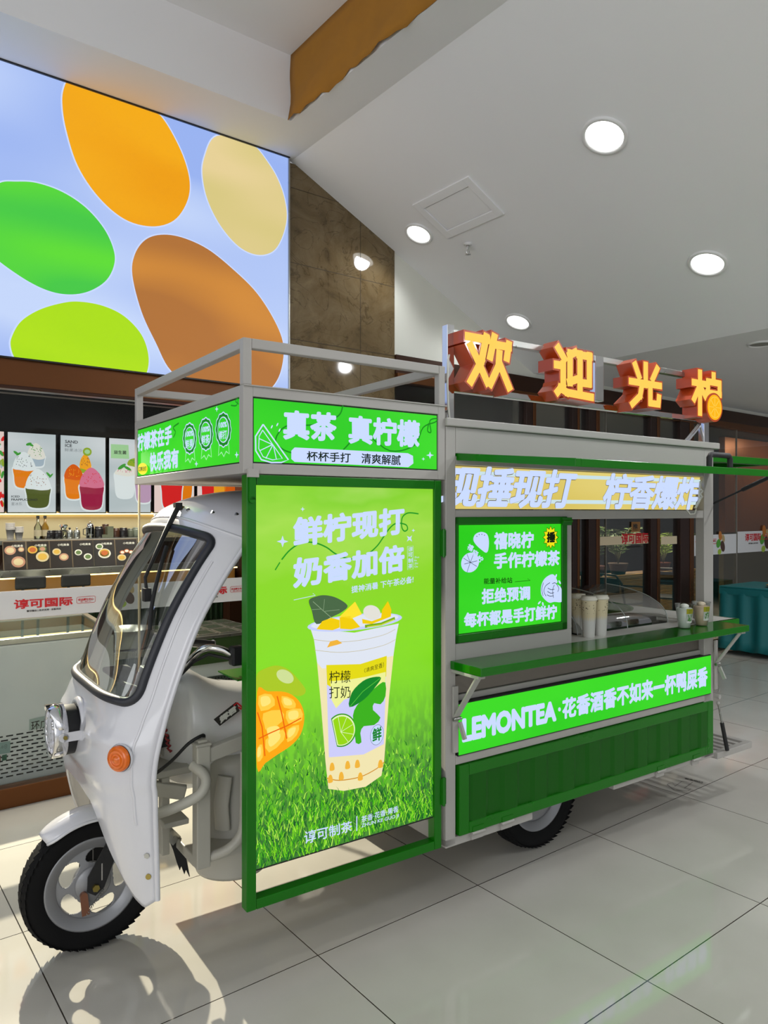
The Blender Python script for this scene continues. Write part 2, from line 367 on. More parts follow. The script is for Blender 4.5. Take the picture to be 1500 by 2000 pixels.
# ------------------------------------------------------------------ big light box sign
lb = empty('lightbox_sign', (.75, GY - .03, 2.4), 'huge backlit wall sign of orange, green, lime, beige and brown egg shapes on pale blue', 'sign')
def rel(o, root):   # parent a part built in world coordinates, keeping it in place
    o.parent = root; o.location = o.location - Vector(root.location); return o
def wpart(mb, name, root, **k): return rel(mb.build(name, None, origin=(0, 0, 0), **k), root)
PL = WALL(GY - .045)
f = MB(); m_lb = lightbox_mat('sign blue', (152, 178, 240), (196, 214, 250), 1.0); m_lb.cycles.emission_sampling = 'AUTO'
f.box(-1.3, 2.505, GY - .044, GY - .03, 2.405, 3.962, m_lb)
eggs = [((247, 338), (240, 400), (255, 500), (300, 640), (380, 760), (480, 845), (585, 873), (670, 850), (720, 780), (731, 700), (705, 600), (650, 490), (600, 425), (540, 370), (440, 300), (340, 275), (275, 290)),
        ((825, 530), (790, 600), (780, 670), (800, 770), (850, 870), (920, 950), (990, 982), (1050, 970), (1085, 920), (1105, 840), (1095, 760), (1070, 690), (1035, 630), (980, 560), (910, 515)),
        ((0, 705), (60, 700), (140, 705), (240, 740), (330, 800), (400, 880), (437, 960), (440, 1020), (410, 1080), (350, 1120), (280, 1135), (200, 1125), (110, 1085), (0, 1010), (-60, 950), (-90, 860), (-60, 750)),
        ((60, 1388), (42, 1340), (45, 1300), (80, 1240), (150, 1195), (240, 1168), (310, 1163), (400, 1180), (480, 1220), (545, 1290), (572, 1370), (565, 1440), (530, 1500), (400, 1530), (240, 1520), (110, 1470)),
        ((510, 1060), (520, 980), (560, 925), (620, 905), (700, 915), (800, 960), (900, 1040), (990, 1130), (1060, 1240), (1092, 1330), (1085, 1420), (1055, 1485), (1000, 1525), (900, 1540), (770, 1500), (660, 1430), (600, 1320), (545, 1200))]
cols = [((238, 158, 0), (244, 170, 8)), ((216, 200, 130), (230, 208, 150)), ((66, 200, 66), (92, 220, 48)), ((170, 222, 0), (182, 228, 8)), ((176, 112, 50), (210, 138, 52))]
for i, (e, (c1, c2)) in enumerate(zip(eggs, cols)):
    me_ = lightbox_mat('sign egg %d' % i, c1, c2, 1.0, 1.6); me_.cycles.emission_sampling = 'AUTO'
    pts = [PL[0](p[0] / 1.9737, p[1] / 1.9737) for p in spline([(a, b, 0) for a, b in e], 6)]
    cen = sum(pts, Vector()) / len(pts)
    for k, (grow, mm) in enumerate(((.008, m_text), (0, me_))):
        q = []
        for p in pts:
            d = (p - cen).normalized(); p = p + d * grow
            q.append(Vector((min(p.x, 2.5045), GY - .0450 - .0006 * k, min(max(p.z, 2.4055), 3.9615))))
        f.ngon(q, mm)
wpart(f, 'sign_face', lb, label='glowing translucent face printed with coloured egg shapes')
fr = MB().box(-1.3, 2.515, GY - .055, GY - .0, 3.962, 3.972, m_black).box(2.505, 2.515, GY - .055, GY, 2.4, 3.97, m_steel).box(-1.3, 2.515, GY - .055, GY, 2.396, 2.405, m_black)
wpart(fr, 'sign_frame', lb)

# ------------------------------------------------------------------ ceiling fittings on the slope
ns = Vector((-.465, 0, -1)).normalized()      # facing down the room
def slope(x, y): return Vector((x, y, ZC - .465 * (x - XF)))
m_lamp = emi('lamp disc', (255, 255, 250), 6., True); m_ring = mat('white plastic trim', 'e0e0e0', .35)
def downlight(x, y, rad, label, tilt=True, lit=True, power=60):
    p = slope(x, y) if tilt else Vector((x, y, zs)); n = ns if tilt else Vector((0, 0, -1))
    root = empty('downlight', p, label, 'ceiling light', 'recessed ceiling downlights')
    MB().lathe([(rad * .8, .001), (rad * .84, .012), (rad * .97, .012), (rad, .006), (rad, -.002)], (0, 0, 0), m_ring, n).build('trim_ring', root)
    MB().lathe([(0, .006), (rad * .81, .004)], (0, 0, 0), m_lamp if lit else mat('unlit diffuser', '8a8a84', .5), n, smooth=False).build('diffuser', root)
    if lit:
        l = light('downlight_lamp', 'SPOT', (0, 0, 0), power, (.96, .98, 1), .06, angle=150, blend=.6); l.parent = root
        l.location = n * .03; l.rotation_euler = n.to_track_quat('-Z', 'Y').to_euler()
downlight(3.343, 2.382, .125, 'round lit downlight nearest the viewer, highest on the sloping white ceiling')
downlight(3.403, 3.988, .105, 'round lit downlight close to the marble pier beside the square access panel', power=16)
downlight(4.368, 2.361, .118, 'round lit downlight farthest right on the sloping white ceiling')
downlight(4.421, 3.961, .108, 'round lit downlight just above the glowing rooftop characters', power=16)
pd = flr(1487, 671, zs)
downlight(pd.x, pd.y, .1, 'dark unlit downlight on the flat ceiling at far right', False, False)
def slope_frame(mb, a, b, w, m, h=.012):
    x0, y0, x1, y1 = *a, *b
    for (xa, ya, xb, yb) in ((x0, y0, x1, y0 + w), (x0, y1 - w, x1, y1), (x0, y0 + w, x0 + w, y1 - w), (x1 - w, y0 + w, x1, y1 - w)):
        q = [slope(xa, ya), slope(xb, ya), slope(xb, yb), slope(xa, yb)]; mb.prism(q, ns * h, m)
for _x, _y in ((3.35, .75), (4.37, .75), (3.35, -.85), (4.37, -.85)):   # the next lamps of the same rows, behind the viewer
    _l = light('downlight_lamp', 'SPOT', slope(_x, _y) + ns * .03, 60, (.96, .98, 1), .06, angle=150, blend=.6); _l.rotation_euler = ns.to_track_quat('-Z', 'Y').to_euler()
ap = empty('access_panel', slope(3.36, 3.53), 'square white access hatch with raised frame in the sloping ceiling', 'ceiling hatch')
mb = MB(); slope_frame(mb, (3.196, 3.27), (3.522, 3.81), .055, m_ceil); wpart(mb, 'hatch_frame', ap, bev=.002)
mb = MB(); mb.prism([slope(3.258, 3.332), slope(3.46, 3.332), slope(3.46, 3.748), slope(3.258, 3.748)], ns * .004, m_ceil); wpart(mb, 'hatch_door', ap)
sp = slope(3.62, 3.71); spk = empty('fire_sprinkler', sp, 'small chrome fire sprinkler head hanging from the sloping ceiling', 'sprinkler')
MB().lathe([(0, 0), (.03, 0), (.03, .012), (.012, .018)], (0, 0, 0), m_ring, (0, 0, -1)).build('escutcheon', spk)
MB().cyl((0, 0, -.015), (0, 0, -.05), .008, m_chrome).tube([(.012, 0, -.05), (.014, 0, -.065), (.004, 0, -.08)], .003, m_chrome).tube([(-.012, 0, -.05), (-.014, 0, -.065), (-.004, 0, -.08)], .003, m_chrome).build('sprinkler_head', spk)
MB().lathe([(0, 0), (.022, .001), (.022, .003), (0, .003)], (0, 0, -.083), m_chrome).build('deflector', spk)

# ------------------------------------------------------------------ shop behind the left glass
def pane(name, x0, x1, z0, z1, y=GY):
    return struct(MB().box(x0, x1, y - .005, y + .005, z0, z1, m_glass).build(name, origin=((x0 + x1) / 2, y, z0)))
XJ = 1.514
w1 = pane('window_1', -4.9, XJ - .004, .107, 2.242); w2 = pane('window_2', XJ + .004, 2.505, .107, 2.242)
struct(MB().box(XJ - .005, XJ + .005, GY - .006, GY + .006, .107, 2.242, mat('glazing silicone', 'b8a888', .5)).build('trim_4'))
def child(mb, name, parent, **k): return rel(mb.build(name, None, origin=(0, 0, 0), **k), parent)
m_dark = mat('dark print', '2a2622', .6)
def brand_print(mb, pl, dx=0., s=1.):
    """red lettering, small black line and rounded badge of the glass band, placed by where the first one stands"""
    base = wall(27, 1190, GY).x
    def P(u, v):
        p = wall(u, v, GY - .008); return Vector((base + (p.x - base) * s + dx, p.y, 1.08 + (p.z - 1.08) * s))
    q = (lambda u, v: P(u, v), Vector((0, -1, 0)))
    mb.tx(q, '谆可国际', [(27, 1171), (142, 1164.5), (142, 1182), (27, 1190.5)], m_red, .035, 1)
    mb.tx(q, '餐饮输出 | 技术支持 · 设备供应', [(52, 1191.5), (119, 1186.5), (119, 1191), (52, 1196.5)], m_dark, .02, 1)
    mb.ln(q, [(150, 1168), (152, 1166.3), (184, 1164), (186, 1165), (186, 1174.5), (184, 1176.3), (152, 1178.6), (150, 1177.5)], .8, m_red, 1, closed=True)
    mb.tx(q, '饮品孵化中心', [(152.5, 1169.3), (183, 1167), (183, 1171.8), (152.5, 1174)], m_red, .03, 1)
    mb.tx(q, '用心 · 创业 1997', [(157, 1174.6), (178, 1173), (178, 1174.8), (157, 1176.6)], m_red, .03, 1)
xa, xb = wall(142, 1173, GY).x, wall(443, 1150, GY).x
egg_c = [mat('vinyl beige', 'b09a6a', .6), mat('vinyl brown', '4a3126', .6), mat('vinyl green', '4c9a34', .6), mat('vinyl lime', '9ab83a', .6), mat('vinyl orange', 'b8702c', .6)]
def eggs_small(mb, cx, cz, s, y):
    for (dx, dz, rx, rz, k, rot) in ((.25, .45, .2, .3, 0, 20), (.15, -.12, .3, .42, 1, 25), (-.45, .1, .28, .34, 2, -40), (-.3, -.5, .26, .2, 3, 10), (-.2, .65, .24, .34, 4, 10)):
        pts = []
        for i in range(24):
            a = 2 * math.pi * i / 24; X, Z = rx * math.cos(a), rz * math.sin(a); c_, s_ = math.cos(R(rot)), math.sin(R(rot))
            pts.append(Vector((cx + s * (dx + X * c_ - Z * s_), y - .0004 * k, cz + s * (dz + X * s_ + Z * c_))))
        mb.ngon(pts[::-1], egg_c[k])
for w_, x0, x1, who in ((w1, -4.8, XJ - .01, 0), (w2, XJ + .01, 2.5, 1)):
    mb = MB().box(x0, x1, GY - .0075, GY - .0055, 1.005, 1.155, m_decal)
    if not who:
        brand_print(mb, None, 0); brand_print(mb, None, -1.7); eggs_small(mb, 1.44, 1.085, .09, GY - .0085)
    else: brand_print(mb, None, xb - xa)
    child(mb, 'window_decal', w_, label='white vinyl band with red lettering across the glass')
# shell of the shop
struct(MB().box(-5, 3.3, 6.05, 6.15, 0, 2.8, m_blackm).build('wall_shop'))
struct(MB().box(-5, 3.3, GY + .06, 6.1, 2.78, 2.9, m_blackm).build('trim_5'))
struct(MB().box(3.2, 3.3, GY + .13, 6.05, 0, 2.8, m_bronzed).build('wall_divider'))
m_splash = mat('cream marble splashback', 'cbbd98', .35, var=.1, scale=3)
struct(MB().box(-4, 3.2, 6.03, 6.049, 1.37, 1.585, m_splash).build('trim_6'))
# bar counter with warm strip lights
m_wood = mat('warm oak panel', '9a7b4a', .4, var=.15, scale=5); m_gfl = mat('dark green fluted panel', '1c3f1a', .45)
m_led = emi('warm strip light', (255, 214, 140), 5., True)
bar = empty('bar_counter', (.5, 5.75, 0), 'long bar counter with warm strip lights and a dark green fluted front', 'counter')
mb = MB().box(-3.5, 2.72, 5.5, 5.98, 1.355, 1.385, m_steel).box(-3.5, 2.72, 5.53, 5.98, 1.1, 1.355, m_bronzed).box(-3.5, 2.72, 5.44, 5.98, 1.135, 1.185, m_steel)
mb.box(-3.5, 2.72, 5.52, 5.98, .98, 1.135, m_wood); child(mb, 'counter_body', bar, bev=.003)
mb = MB().box(-3.5, 2.72, 5.4, 5.98, .94, .98, m_wood).box(-3.5, 2.72, 5.56, 5.98, 0, .94, m_gfl)
x = -3.5
while x < 2.7: mb.cyl((x, 5.56, 0), (x, 5.56, .94), .014, m_gfl, 8); x += .045
child(mb, 'fluted_front', bar)
child(MB().box(-3.5, 2.71, 5.455, 5.47, 1.125, 1.134, m_led), 'strip_light', bar); child(MB().box(-3.5, 2.71, 5.505, 5.515, .9805, .988, m_led), 'strip_light', bar)
struct(MB().box(-4, 3.15, 6.0, 6.02, 1.56, 1.572, m_led).build('trim_10'))
# menu light boxes
m_menu = lightbox_mat('menu screen', (196, 206, 210), (222, 226, 230), .92, 2); m_menup = emi('menu pink', (240, 214, 208), .95); m_menur = emi('menu red print', (225, 60, 50), .9)
C_ = {k: emi('print ' + k, v, .92) for k, v in dict(orange=(240, 130, 20), peel=(226, 96, 20), cream=(236, 232, 222), matcha=(86, 96, 44), berry=(160, 34, 70), pink=(222, 120, 150), blue=(172, 188, 202),
     kiwi=(150, 176, 50), leaf=(70, 160, 60), ink=(52, 52, 56), grey=(130, 134, 138), mint=(170, 216, 160), red=(226, 40, 40), amber=(250, 170, 40), white=(232, 238, 240), lilac=(196, 160, 190), sprinkle=(150, 90, 60)).items()}
MY = 5.985
def menu(x0, x1, z0, z1, draw, label, base=None):
    root = empty('menu_lightbox', ((x0 + x1) / 2, 6.02, z0), label, 'menu board', 'backlit drink menus above the bar')
    child(MB().box(x0 - .008, x1 + .008, 5.995, 6.03, z0 - .008, z1 + .008, m_black), 'frame', root)
    mb = MB().box(x0, x1, MY + .003, MY + .01, z0, z1, base or m_menu)
    X = lambda u, v: Vector((x0 + u * (x1 - x0), MY + .002, z1 - v * (z1 - z0)))
    draw(mb, (lambda u, v: Vector((min(max(x0 + u * (x1 - x0), x0), x1), MY + .002, min(max(z1 - v * (z1 - z0), z0), z1))), Vector((0, -1, 0))))
    child(mb, 'screen', root)
rnd = random.Random(3)
def glassful(mb, P, cx, top, bot, w, liq, cap=None, capm=None, speck=None, lay=1):
    mb.pp(P, [(cx - w * .52, top), (cx + w * .52, top), (cx + w * .56, top + (bot - top) * .45), (cx + w * .4, bot), (cx - w * .4, bot), (cx - w * .56, top + (bot - top) * .45)], C_['white'], lay, 5)
    mb.pp(P, [(cx - w * .47, top + .01), (cx + w * .47, top + .01), (cx + w * .5, top + (bot - top) * .45), (cx + w * .36, bot - .02), (cx - w * .36, bot - .02), (cx - w * .5, top + (bot - top) * .45)], liq, lay + 1, 5)
    if cap:
        mb.pp(P, [(cx - w * .55, top + .03), (cx - w * .45, top - cap * .5), (cx - w * .15, top - cap), (cx + w * .1, top - cap), (cx + w * .4, top - cap * .55), (cx + w * .56, top + .03), (cx + w * .2, top + .06), (cx - w * .2, top + .05)], capm, lay + 2, 5)
        for _ in range(26):
            u, v = cx + (rnd.random() - .5) * w * .8, top - cap * .75 + rnd.random() * cap * .85
            mb.el(P, (u, v), .009, .006, speck or C_['sprinkle'], lay + 3, n=5)
def d1(mb, P):
    glassful(mb, P, .58, .27, .43, .34, C_['blue'], .14, C_['cream'], C_['leaf'], 1); glassful(mb, P, .33, .42, .7, .42, C_['orange'], .17, C_['white'], C_['ink'], 4)
    glassful(mb, P, .62, .66, .95, .48, C_['matcha'], .2, C_['white'], C_['sprinkle'], 8)
    for c, r in (((.16, .26), 20), ((.42, .14), -10), ((.84, .52), 30)): mb.el(P, c, .06, .018, C_['leaf'], 12, r); mb.el(P, (c[0] + .05, c[1] + .01), .05, .014, C_['leaf'], 12, -r)
    mb.tx(P, 'ICED', [(.06, .79), (.23, .79), (.23, .815), (.06, .815)], C_['ink'], .02, 13); mb.tx(P, 'FRAPPUCCINO', [(.06, .828), (.6, .828), (.6, .855), (.06, .855)], C_['ink'], .02, 13)
    mb.tx(P, '星冰乐', [(.06, .875), (.28, .875), (.28, .915), (.06, .915)], C_['grey'], 0, 13)
def d2(mb, P):
    glassful(mb, P, .54, .38, .5, .24, C_['kiwi'], .14, C_['amber'], C_['sprinkle'], 1); mb.el(P, (.58, .2), .1, .055, C_['kiwi'], 5); mb.el(P, (.58, .2), .06, .03, C_['mint'], 6)
    glassful(mb, P, .28, .52, .83, .38, C_['orange'], .14, C_['peel'], C_['amber'], 5); glassful(mb, P, .68, .62, .97, .5, C_['berry'], .2, C_['pink'], C_['red'], 9)
    mb.tx(P, 'SAND', [(.09, .06), (.37, .06), (.37, .1), (.09, .1)], C_['ink'], .02, 3); mb.tx(P, 'ICE', [(.09, .11), (.24, .11), (.24, .15), (.09, .15)], C_['ink'], .02, 3)
    mb.tx(P, '鲜果冰沙', [(.08, .165), (.47, .165), (.47, .21), (.08, .21)], C_['grey'], 0, 3)
def d3(mb, P):
    mb.pp(P, [(.03, .08), (.45, .08), (.47, .27), (.03, .27)], C_['mint'], 1); mb.tx(P, '益生菌', [(.1, .16), (.4, .16), (.4, .21), (.1, .21)], C_['ink'], .02, 2)
    glassful(mb, P, .62, .32, .66, .36, C_['cream'], .06, C_['kiwi'], C_['leaf'], 2); glassful(mb, P, .36, .45, .8, .44, C_['white'], .05, C_['cream'], C_['pink'], 6)
    glassful(mb, P, .82, .55, .87, .4, C_['lilac'], .05, C_['pink'], C_['berry'], 10); mb.el(P, (.28, .38), .1, .025, C_['leaf'], 14, -20); mb.el(P, (.42, .4), .09, .02, C_['leaf'], 14, 15)
def d4(mb, P):
    mb.tx(P, '鲜果茶', [(.08, .08), (.5, .08), (.5, .15), (.08, .15)], C_['ink'], .02, 2)
    glassful(mb, P, .7, .35, .85, .5, C_['orange'], .06, C_['amber'], C_['red'], 1); glassful(mb, P, .42, .5, .96, .5, C_['red'], .05, C_['pink'], C_['berry'], 5)
def d5(mb, P):
    mb.tx(P, '水果茶', [(.08, .08), (.5, .08), (.5, .15), (.08, .15)], C_['ink'], .02, 2)
    for cx, k in ((.25, 'red'), (.55, 'amber'), (.82, 'peel')): glassful(mb, P, cx, .45, .96, .3, C_[k], .06, C_['orange'], C_['red'], 1)
def d0(mb, P):
    for i in range(40): mb.el(P, (.7 + rnd.random() * .3, .05 + rnd.random() * .85), .05, .025, rnd.choice([C_['red'], C_['leaf'], C_['white'], C_['blue'], C_['kiwi']]), 1 + i % 5, rnd.random() * 180)
XM = lambda u: wall(u, 1000, 6.0).x
ZM0, ZM1 = 1.578, 2.173
menu(XM(14) - .37, XM(7), ZM0, ZM1, d0, 'leftmost backlit menu, only its red and green edge showing', m_menup)
menu(XM(15), XM(108), ZM0, ZM1, d1, 'backlit menu showing iced frappuccinos with whipped cream')
menu(XM(118), XM(205), ZM0, ZM1, d2, 'backlit menu of sand ice fruit slushes, orange and berry red')
menu(XM(213), XM(293), ZM0, ZM1, d3, 'backlit menu of pale yoghurt drinks with a mint green tag')
menu(XM(301), XM(378), ZM0, ZM1, d4, 'backlit menu with red fruit tea, half hidden by the cart box', m_menup)
menu(XM(385), XM(462), ZM0, ZM1, d5, 'rightmost backlit menu with amber fruit teas, just above the cab roof', m_menup)
# food posters leaning on the bar front
m_post = mat('dark poster paper', '241c18', .3); m_pf = mat('poster frame wood', '6a5a44', .5)
pc = [mat('poster ' + k, v, .4) for k, v in (('pink', 'b08068'), ('cream', 'c8b68e'), ('yellow', 'c8a040'), ('orange', 'b05c28'), ('white', 'd8d4c8'), ('green', '5a7040'))]
XP = lambda u: wall(u, 1080, 5.47).x
plist = [((7, 50), 'two pink noodle bowls', [(.3, .3, .26, 0), (.8, .28, .14, 0), (.65, .72, .32, 0)]), ((53, 96), 'green noodle plates', [(.25, .3, .22, 2), (.7, .28, .18, 5), (.68, .56, .3, 1)]),
         ((98, 140), 'two round topped breads', [(.3, .4, .2, 1), (.62, .6, .22, 0)]), ((142, 182), 'two cream toast slices', [(.27, .45, .18, 4), (.72, .62, .2, 4)]),
         ((183, 224), 'one yellow soup bowl', [(.28, .25, .18, 4), (.5, .52, .3, 4), (.5, .5, .24, 2)]), ((226, 268), 'orange fried sticks', [(.3, .5, .12, 3), (.5, .45, .12, 3), (.7, .5, .12, 3), (.25, .7, .2, 1)])]
for (u0, u1), what, spots in plist:
    x0, x1 = XP(u0), XP(u1); root = empty('food_poster', ((x0 + x1) / 2, 5.47, 1.187), 'small dark menu poster of ' + what + ' leaning on the bar', 'poster', 'dark food posters along the bar')
    P = (lambda u, v: Vector((x0 + u * (x1 - x0), 5.448 + .04 * (1 - v), 1.376 - v * .188)), Vector((0, -1, 0)))
    child(MB().prism([P[0](-.03, -.03), P[0](1.03, -.03), P[0](1.03, 1), P[0](-.03, 1)], (0, .008, 0), m_pf), 'poster_frame', root)
    mb = MB().pp(P, [(0, 0), (0, 1), (1, 1), (1, 0)], m_post, 1)
    for i, (a, b, r, k) in enumerate(spots): mb.el(P, (a, b), r, r * .62, pc[k], 2 + i); mb.el(P, (a, b), r * .7, r * .4, pc[(k + 1) % 6], 3 + i)
    mb.tx(P, '小吃美食', [(.35, .1), (.9, .1), (.9, .19), (.35, .19)], pc[4], .02, 3); child(mb, 'poster_print', root)
# utensils and bottles on the bar top
m_glassw = glass('glassware', 'e8efe9', 1., .02, .03); m_cupw = mat('frosted cup plastic', 'b8b2ae', .4); m_jar = mat('dark glazed jar', '1c1a1c', .25); m_brown = mat('brown jar', '3c2418', .3)
m_amber = mat('amber spirit', '7a5a1c', .15); m_lbl = mat('paper label', 'b0a488', .6)
BZ = 1.385
def at(u, y=5.74): return wall(u, 1046, y).x
def thing(mb, name, u, label, cat, group=None, y=5.74):
    o = mb.build(name, None, origin=(0, 0, 0)); o.location = (at(u, y), y, BZ); return tag(o, label, cat, group)
for u, n, h, lab in ((20, 7, .115, 'taller stack of frosted plastic cups at the left of the bar'), (37, 6, .095, 'shorter stack of frosted plastic cups beside the taller stack')):
    mb = MB()
    for k in range(n): mb.lathe([(.02, k * .012), (.029, h - .04 + k * .007), (.032, h - .04 + k * .007), (.031, h - .045 + k * .007)], (0, 0, 0), m_cupw, seg=18)
    thing(mb, 'cup_stack', u, lab, 'cups', 'cup stacks on the bar')
for u, mm, lab in ((74, m_glassw, 'tall clear bottle with a cream label on the bar'), (88, m_amber, 'amber bottle next to the tall clear bottle')):
    o = thing(MB().lathe([(0, 0), (.026, 0), (.026, .085), (.01, .115), (.008, .15), (0, .15)], (0, 0, 0), mm, seg=18), 'bottle', u, lab, 'bottle', 'bottles on the bar')
    MB().lathe([(.0265, .02), (.0265, .065)], (0, 0, 0), m_lbl, seg=18).build('bottle_label', o); MB().cyl((0, 0, .15), (0, 0, .168), .011, m_blackm, 12).build('cap', o)
def jar(mb, r, h, m, lid=True):
    mb.lathe([(0, 0), (r * .95, 0), (r, h * .1), (r, h * .75), (r * .85, h * .88), (0, h * .88)], (0, 0, 0), m, seg=18)
    if lid: mb.lathe([(r * .88, h * .88), (r * .88, h), (0, h)], (0, 0, 0), m, seg=18)
    return mb
for u, r, h, m_, lab in ((97, .036, .06, m_jar, 'squat black jar in front of the amber bottle'), (113, .036, .06, m_jar, 'squat black jar right of its twin'), (193, .033, .085, m_jar, 'black lidded canister right of the coffee press'),
                         (206, .028, .1, m_brown, 'tall brown jar behind the grey green box'), (226, .03, .07, m_brown, 'dark red jar right of the grey green box'), (241, .033, .072, m_jar, 'black jar between dark red jar and grey jar'),
                         (255, .026, .066, mat('grey jar', '54584c', .4), 'grey jar left of the pale grey jar'), (266, .03, .074, mat('pale jar', '6a7064', .4), 'pale grey jar nearest the glass joint')):
    thing(jar(MB(), r, h, m_), 'jar', u, lab, 'jar', 'jars on the bar', y=5.85 if u == 206 else 5.74)
thing(MB().lathe([(0, .0), (.03, 0), (.03, .004), (.024, .004), (.024, .05), (.03, .06)], (0, 0, 0), m_glassw, seg=18).lathe([(.012, .055), (.034, .1), (.036, .1)], (0, 0, 0), m_glassw, seg=18).lathe([(0, .05), (.026, .05), (.026, .06), (0, .06)], (0, 0, 0), m_blackm, seg=18), 'coffee_dripper', 124, 'glass pour over coffee dripper with amber rim on the bar', 'dripper', y=5.84)
for u, lab in ((136, 'steel milk pot with black knob on the bar'), (150, 'steel milk pot with bright lid right of its neighbour')):
    o = thing(jar(MB(), .024, .06, m_steel), 'milk_pot', u, lab, 'pot', 'steel pots on the bar'); MB().ball((0, 0, .072), .008, m_blackm if u < 140 else m_steel).cyl((0, 0, .058), (0, 0, .068), .004, m_steel, 8).build('lid_knob', o)
    MB().tube([(-.022, 0, .05), (-.042, 0, .045), (-.042, 0, .02), (-.023, 0, .012)], .003, m_blackm if u < 140 else m_steel, 8).build('handle', o)
o = thing(MB().lathe([(0, 0), (.027, 0), (.027, .08), (.028, .08)], (0, 0, 0), m_glassw, seg=18), 'french_press', 176, 'glass coffee press with domed chrome lid on the bar', 'coffee press')
MB().lathe([(.029, .078), (.029, .09), (.018, .108), (0, .112)], (0, 0, 0), m_chrome, seg=18).ball((0, 0, .12), .006, m_chrome).build('lid', o)
mb = MB()
for k in range(4): a = k * math.pi / 2; mb.cyl((.028 * math.cos(a), .028 * math.sin(a), 0), (.028 * math.cos(a), .028 * math.sin(a), .08), .002, m_chrome, 6)
mb.lathe([(.028, .02), (.029, .026)], (0, 0, 0), m_chrome, seg=18).tube([(-.028, 0, .07), (-.05, 0, .065), (-.05, 0, .025), (-.028, 0, .02)], .003, m_blackm, 8).build('cage', o)
thing(MB().box(-.045, .04, -.03, .03, 0, .022, mat('grey green card', '5e6250', .6)).box(-.005, .04, -.03, .03, .022, .085, mat('grey green card', '5e6250', .6)), 'tea_box', 209, 'grey green stepped box between black canister and dark red jar', 'box')
# bar stools
m_stool = mat('black stool fabric', '1a1a1c', .7)
for x0, x1, lab in ((.999, 1.185, 'black stool with small rounded back, left one before the bar'), (1.277, 1.467, 'black stool with small rounded back, right one before the bar')):
    cx = (x0 + x1) / 2; root = empty('bar_stool', (cx, 5.15, 0), lab, 'stool', 'black stools at the bar'); w = (x1 - x0) / 2
    MB().box(-w, w, -.012, .012, 1.08, 1.163, m_stool).build('backrest', root, bev=.022, bseg=4)
    MB().box(-w, w, .0, .3, .72, .76, m_stool).build('seat', root, bev=.018, bseg=3)
    MB().beam((-w * .5, .012, .74), (-w * .5, 0, 1.1), .014, .014, m_blackm).beam((w * .5, .012, .74), (w * .5, 0, 1.1), .014, .014, m_blackm).build('back_post', root)
    for sx_ in (-1, 1):
        for sy_ in (0, 1): MB().cyl((sx_ * w * .8, .02 + sy_ * .26, .72), (sx_ * w * 1.25, -.03 + sy_ * .36, 0), .012, m_blackm, 8).build('leg', root)
    MB().tube([(-w * 1.1, -.01, .25), (w * 1.1, -.01, .25), (w * 1.1, .31, .25), (-w * 1.1, .31, .25)], .009, m_blackm, 8, closed=True).build('foot_ring', root)
for _x in (.2, 1.9): light('shop_fill_lamp', 'AREA', (_x, 5.05, 2.74), 40, (1, .93, .8), .9, (_x, 5.1, 0), spread=115)  # unseen area lamps added to brighten the shop interior
# chest freezer behind the glass
m_frz = mat('pale enamel', 'dadede', .35, var=.04); m_slot = mat('dark vent', '0e1112', .7); m_alu = mat('aluminium', 'b4b4ae', .3, .9)
fz = empty('chest_freezer', (.6, 4.8, 0), 'pale enamel chest freezer with sliding glass lids and slotted grille behind the glass', 'freezer')
FX0, FX1 = -.9, 1.42
mb = MB().box(FX0, FX1, 4.5, 5.08, .06, .84, m_frz); child(mb, 'cabinet', fz, bev=.012)
mb = MB()
for k in range(4): child(MB().cyl((FX0 + .08 + (k % 2) * (FX1 - FX0 - .16), 4.56 + (k // 2) * .44, 0), (FX0 + .08 + (k % 2) * (FX1 - FX0 - .16), 4.56 + (k // 2) * .44, .06), .03, m_blackm, 10), 'foot', fz)
PF = WALL(4.497)
for r in range(11):
    for cidx in range(-12, 10):
        x = .62 + cidx * .052 + (r % 2) * .026; z = .105 + r * .0225
        if x < .72 and z > .2: continue
        if x > 1.2 or x < .0: continue
        mb.add([(x, 4.4985, z), (x + .036, 4.4985, z), (x + .036, 4.4985, z + .008), (x, 4.4985, z + .008)], [(0, 1, 2, 3)], m_slot)
g_ = child(mb, 'vent_grille', fz); g_['label'] = 'rows of short black vent slots'
mb = MB().pp(PF, [(57, 1405), (57, 1427), (118, 1414), (118, 1392)], mat('pale sticker', 'a8b8b2', .5), 1).tx(PF, '环戊烷', [(61, 1409), (111, 1398), (111, 1417), (61, 1428)], m_dark, .01, 2)
child(mb, 'sticker', fz); mb = MB()
mb.pp(PF, [(-30, 1455), (-30, 1478), (20, 1470), (20, 1447)], mat('control sticker', '8fa8a4', .5), 1).tx(PF, '- 日 ⊕', [(0, 1456), (14, 1453), (14, 1461), (0, 1464)], m_dark, 0, 2)
child(mb, 'control_plate', fz)
child(MB().pp(PF, [(4, 1475), (4, 1486), (13, 1484), (13, 1473)], mat('green switch', '1c5a44', .3), 2), 'switch', fz)
child(MB().pp(PF, [(-6, 1477), (-6, 1488), (1, 1486.5), (1, 1475.5)], mat('red switch', '6a3030', .3), 2), 'switch', fz)
mb = MB()
for a, b in ((FX0, FX1), ): mb.box(a, b, 4.5, 4.535, .84, .872, m_alu).box(a, b, 5.045, 5.08, .84, .905, m_alu)
for x in (FX0, .74, FX1 - .035): mb.add([(x, 4.5, .84), (x + .035, 4.5, .84), (x + .035, 5.08, .84), (x, 5.08, .84), (x, 4.5, .874), (x + .035, 4.5, .874), (x + .035, 5.08, .91), (x, 5.08, .91)], [(0, 3, 2, 1), (4, 5, 6, 7), (0, 1, 5, 4), (1, 2, 6, 5), (2, 3, 7, 6), (3, 0, 4, 7)], m_alu)
child(mb, 'lid_frame', fz, bev=.002)
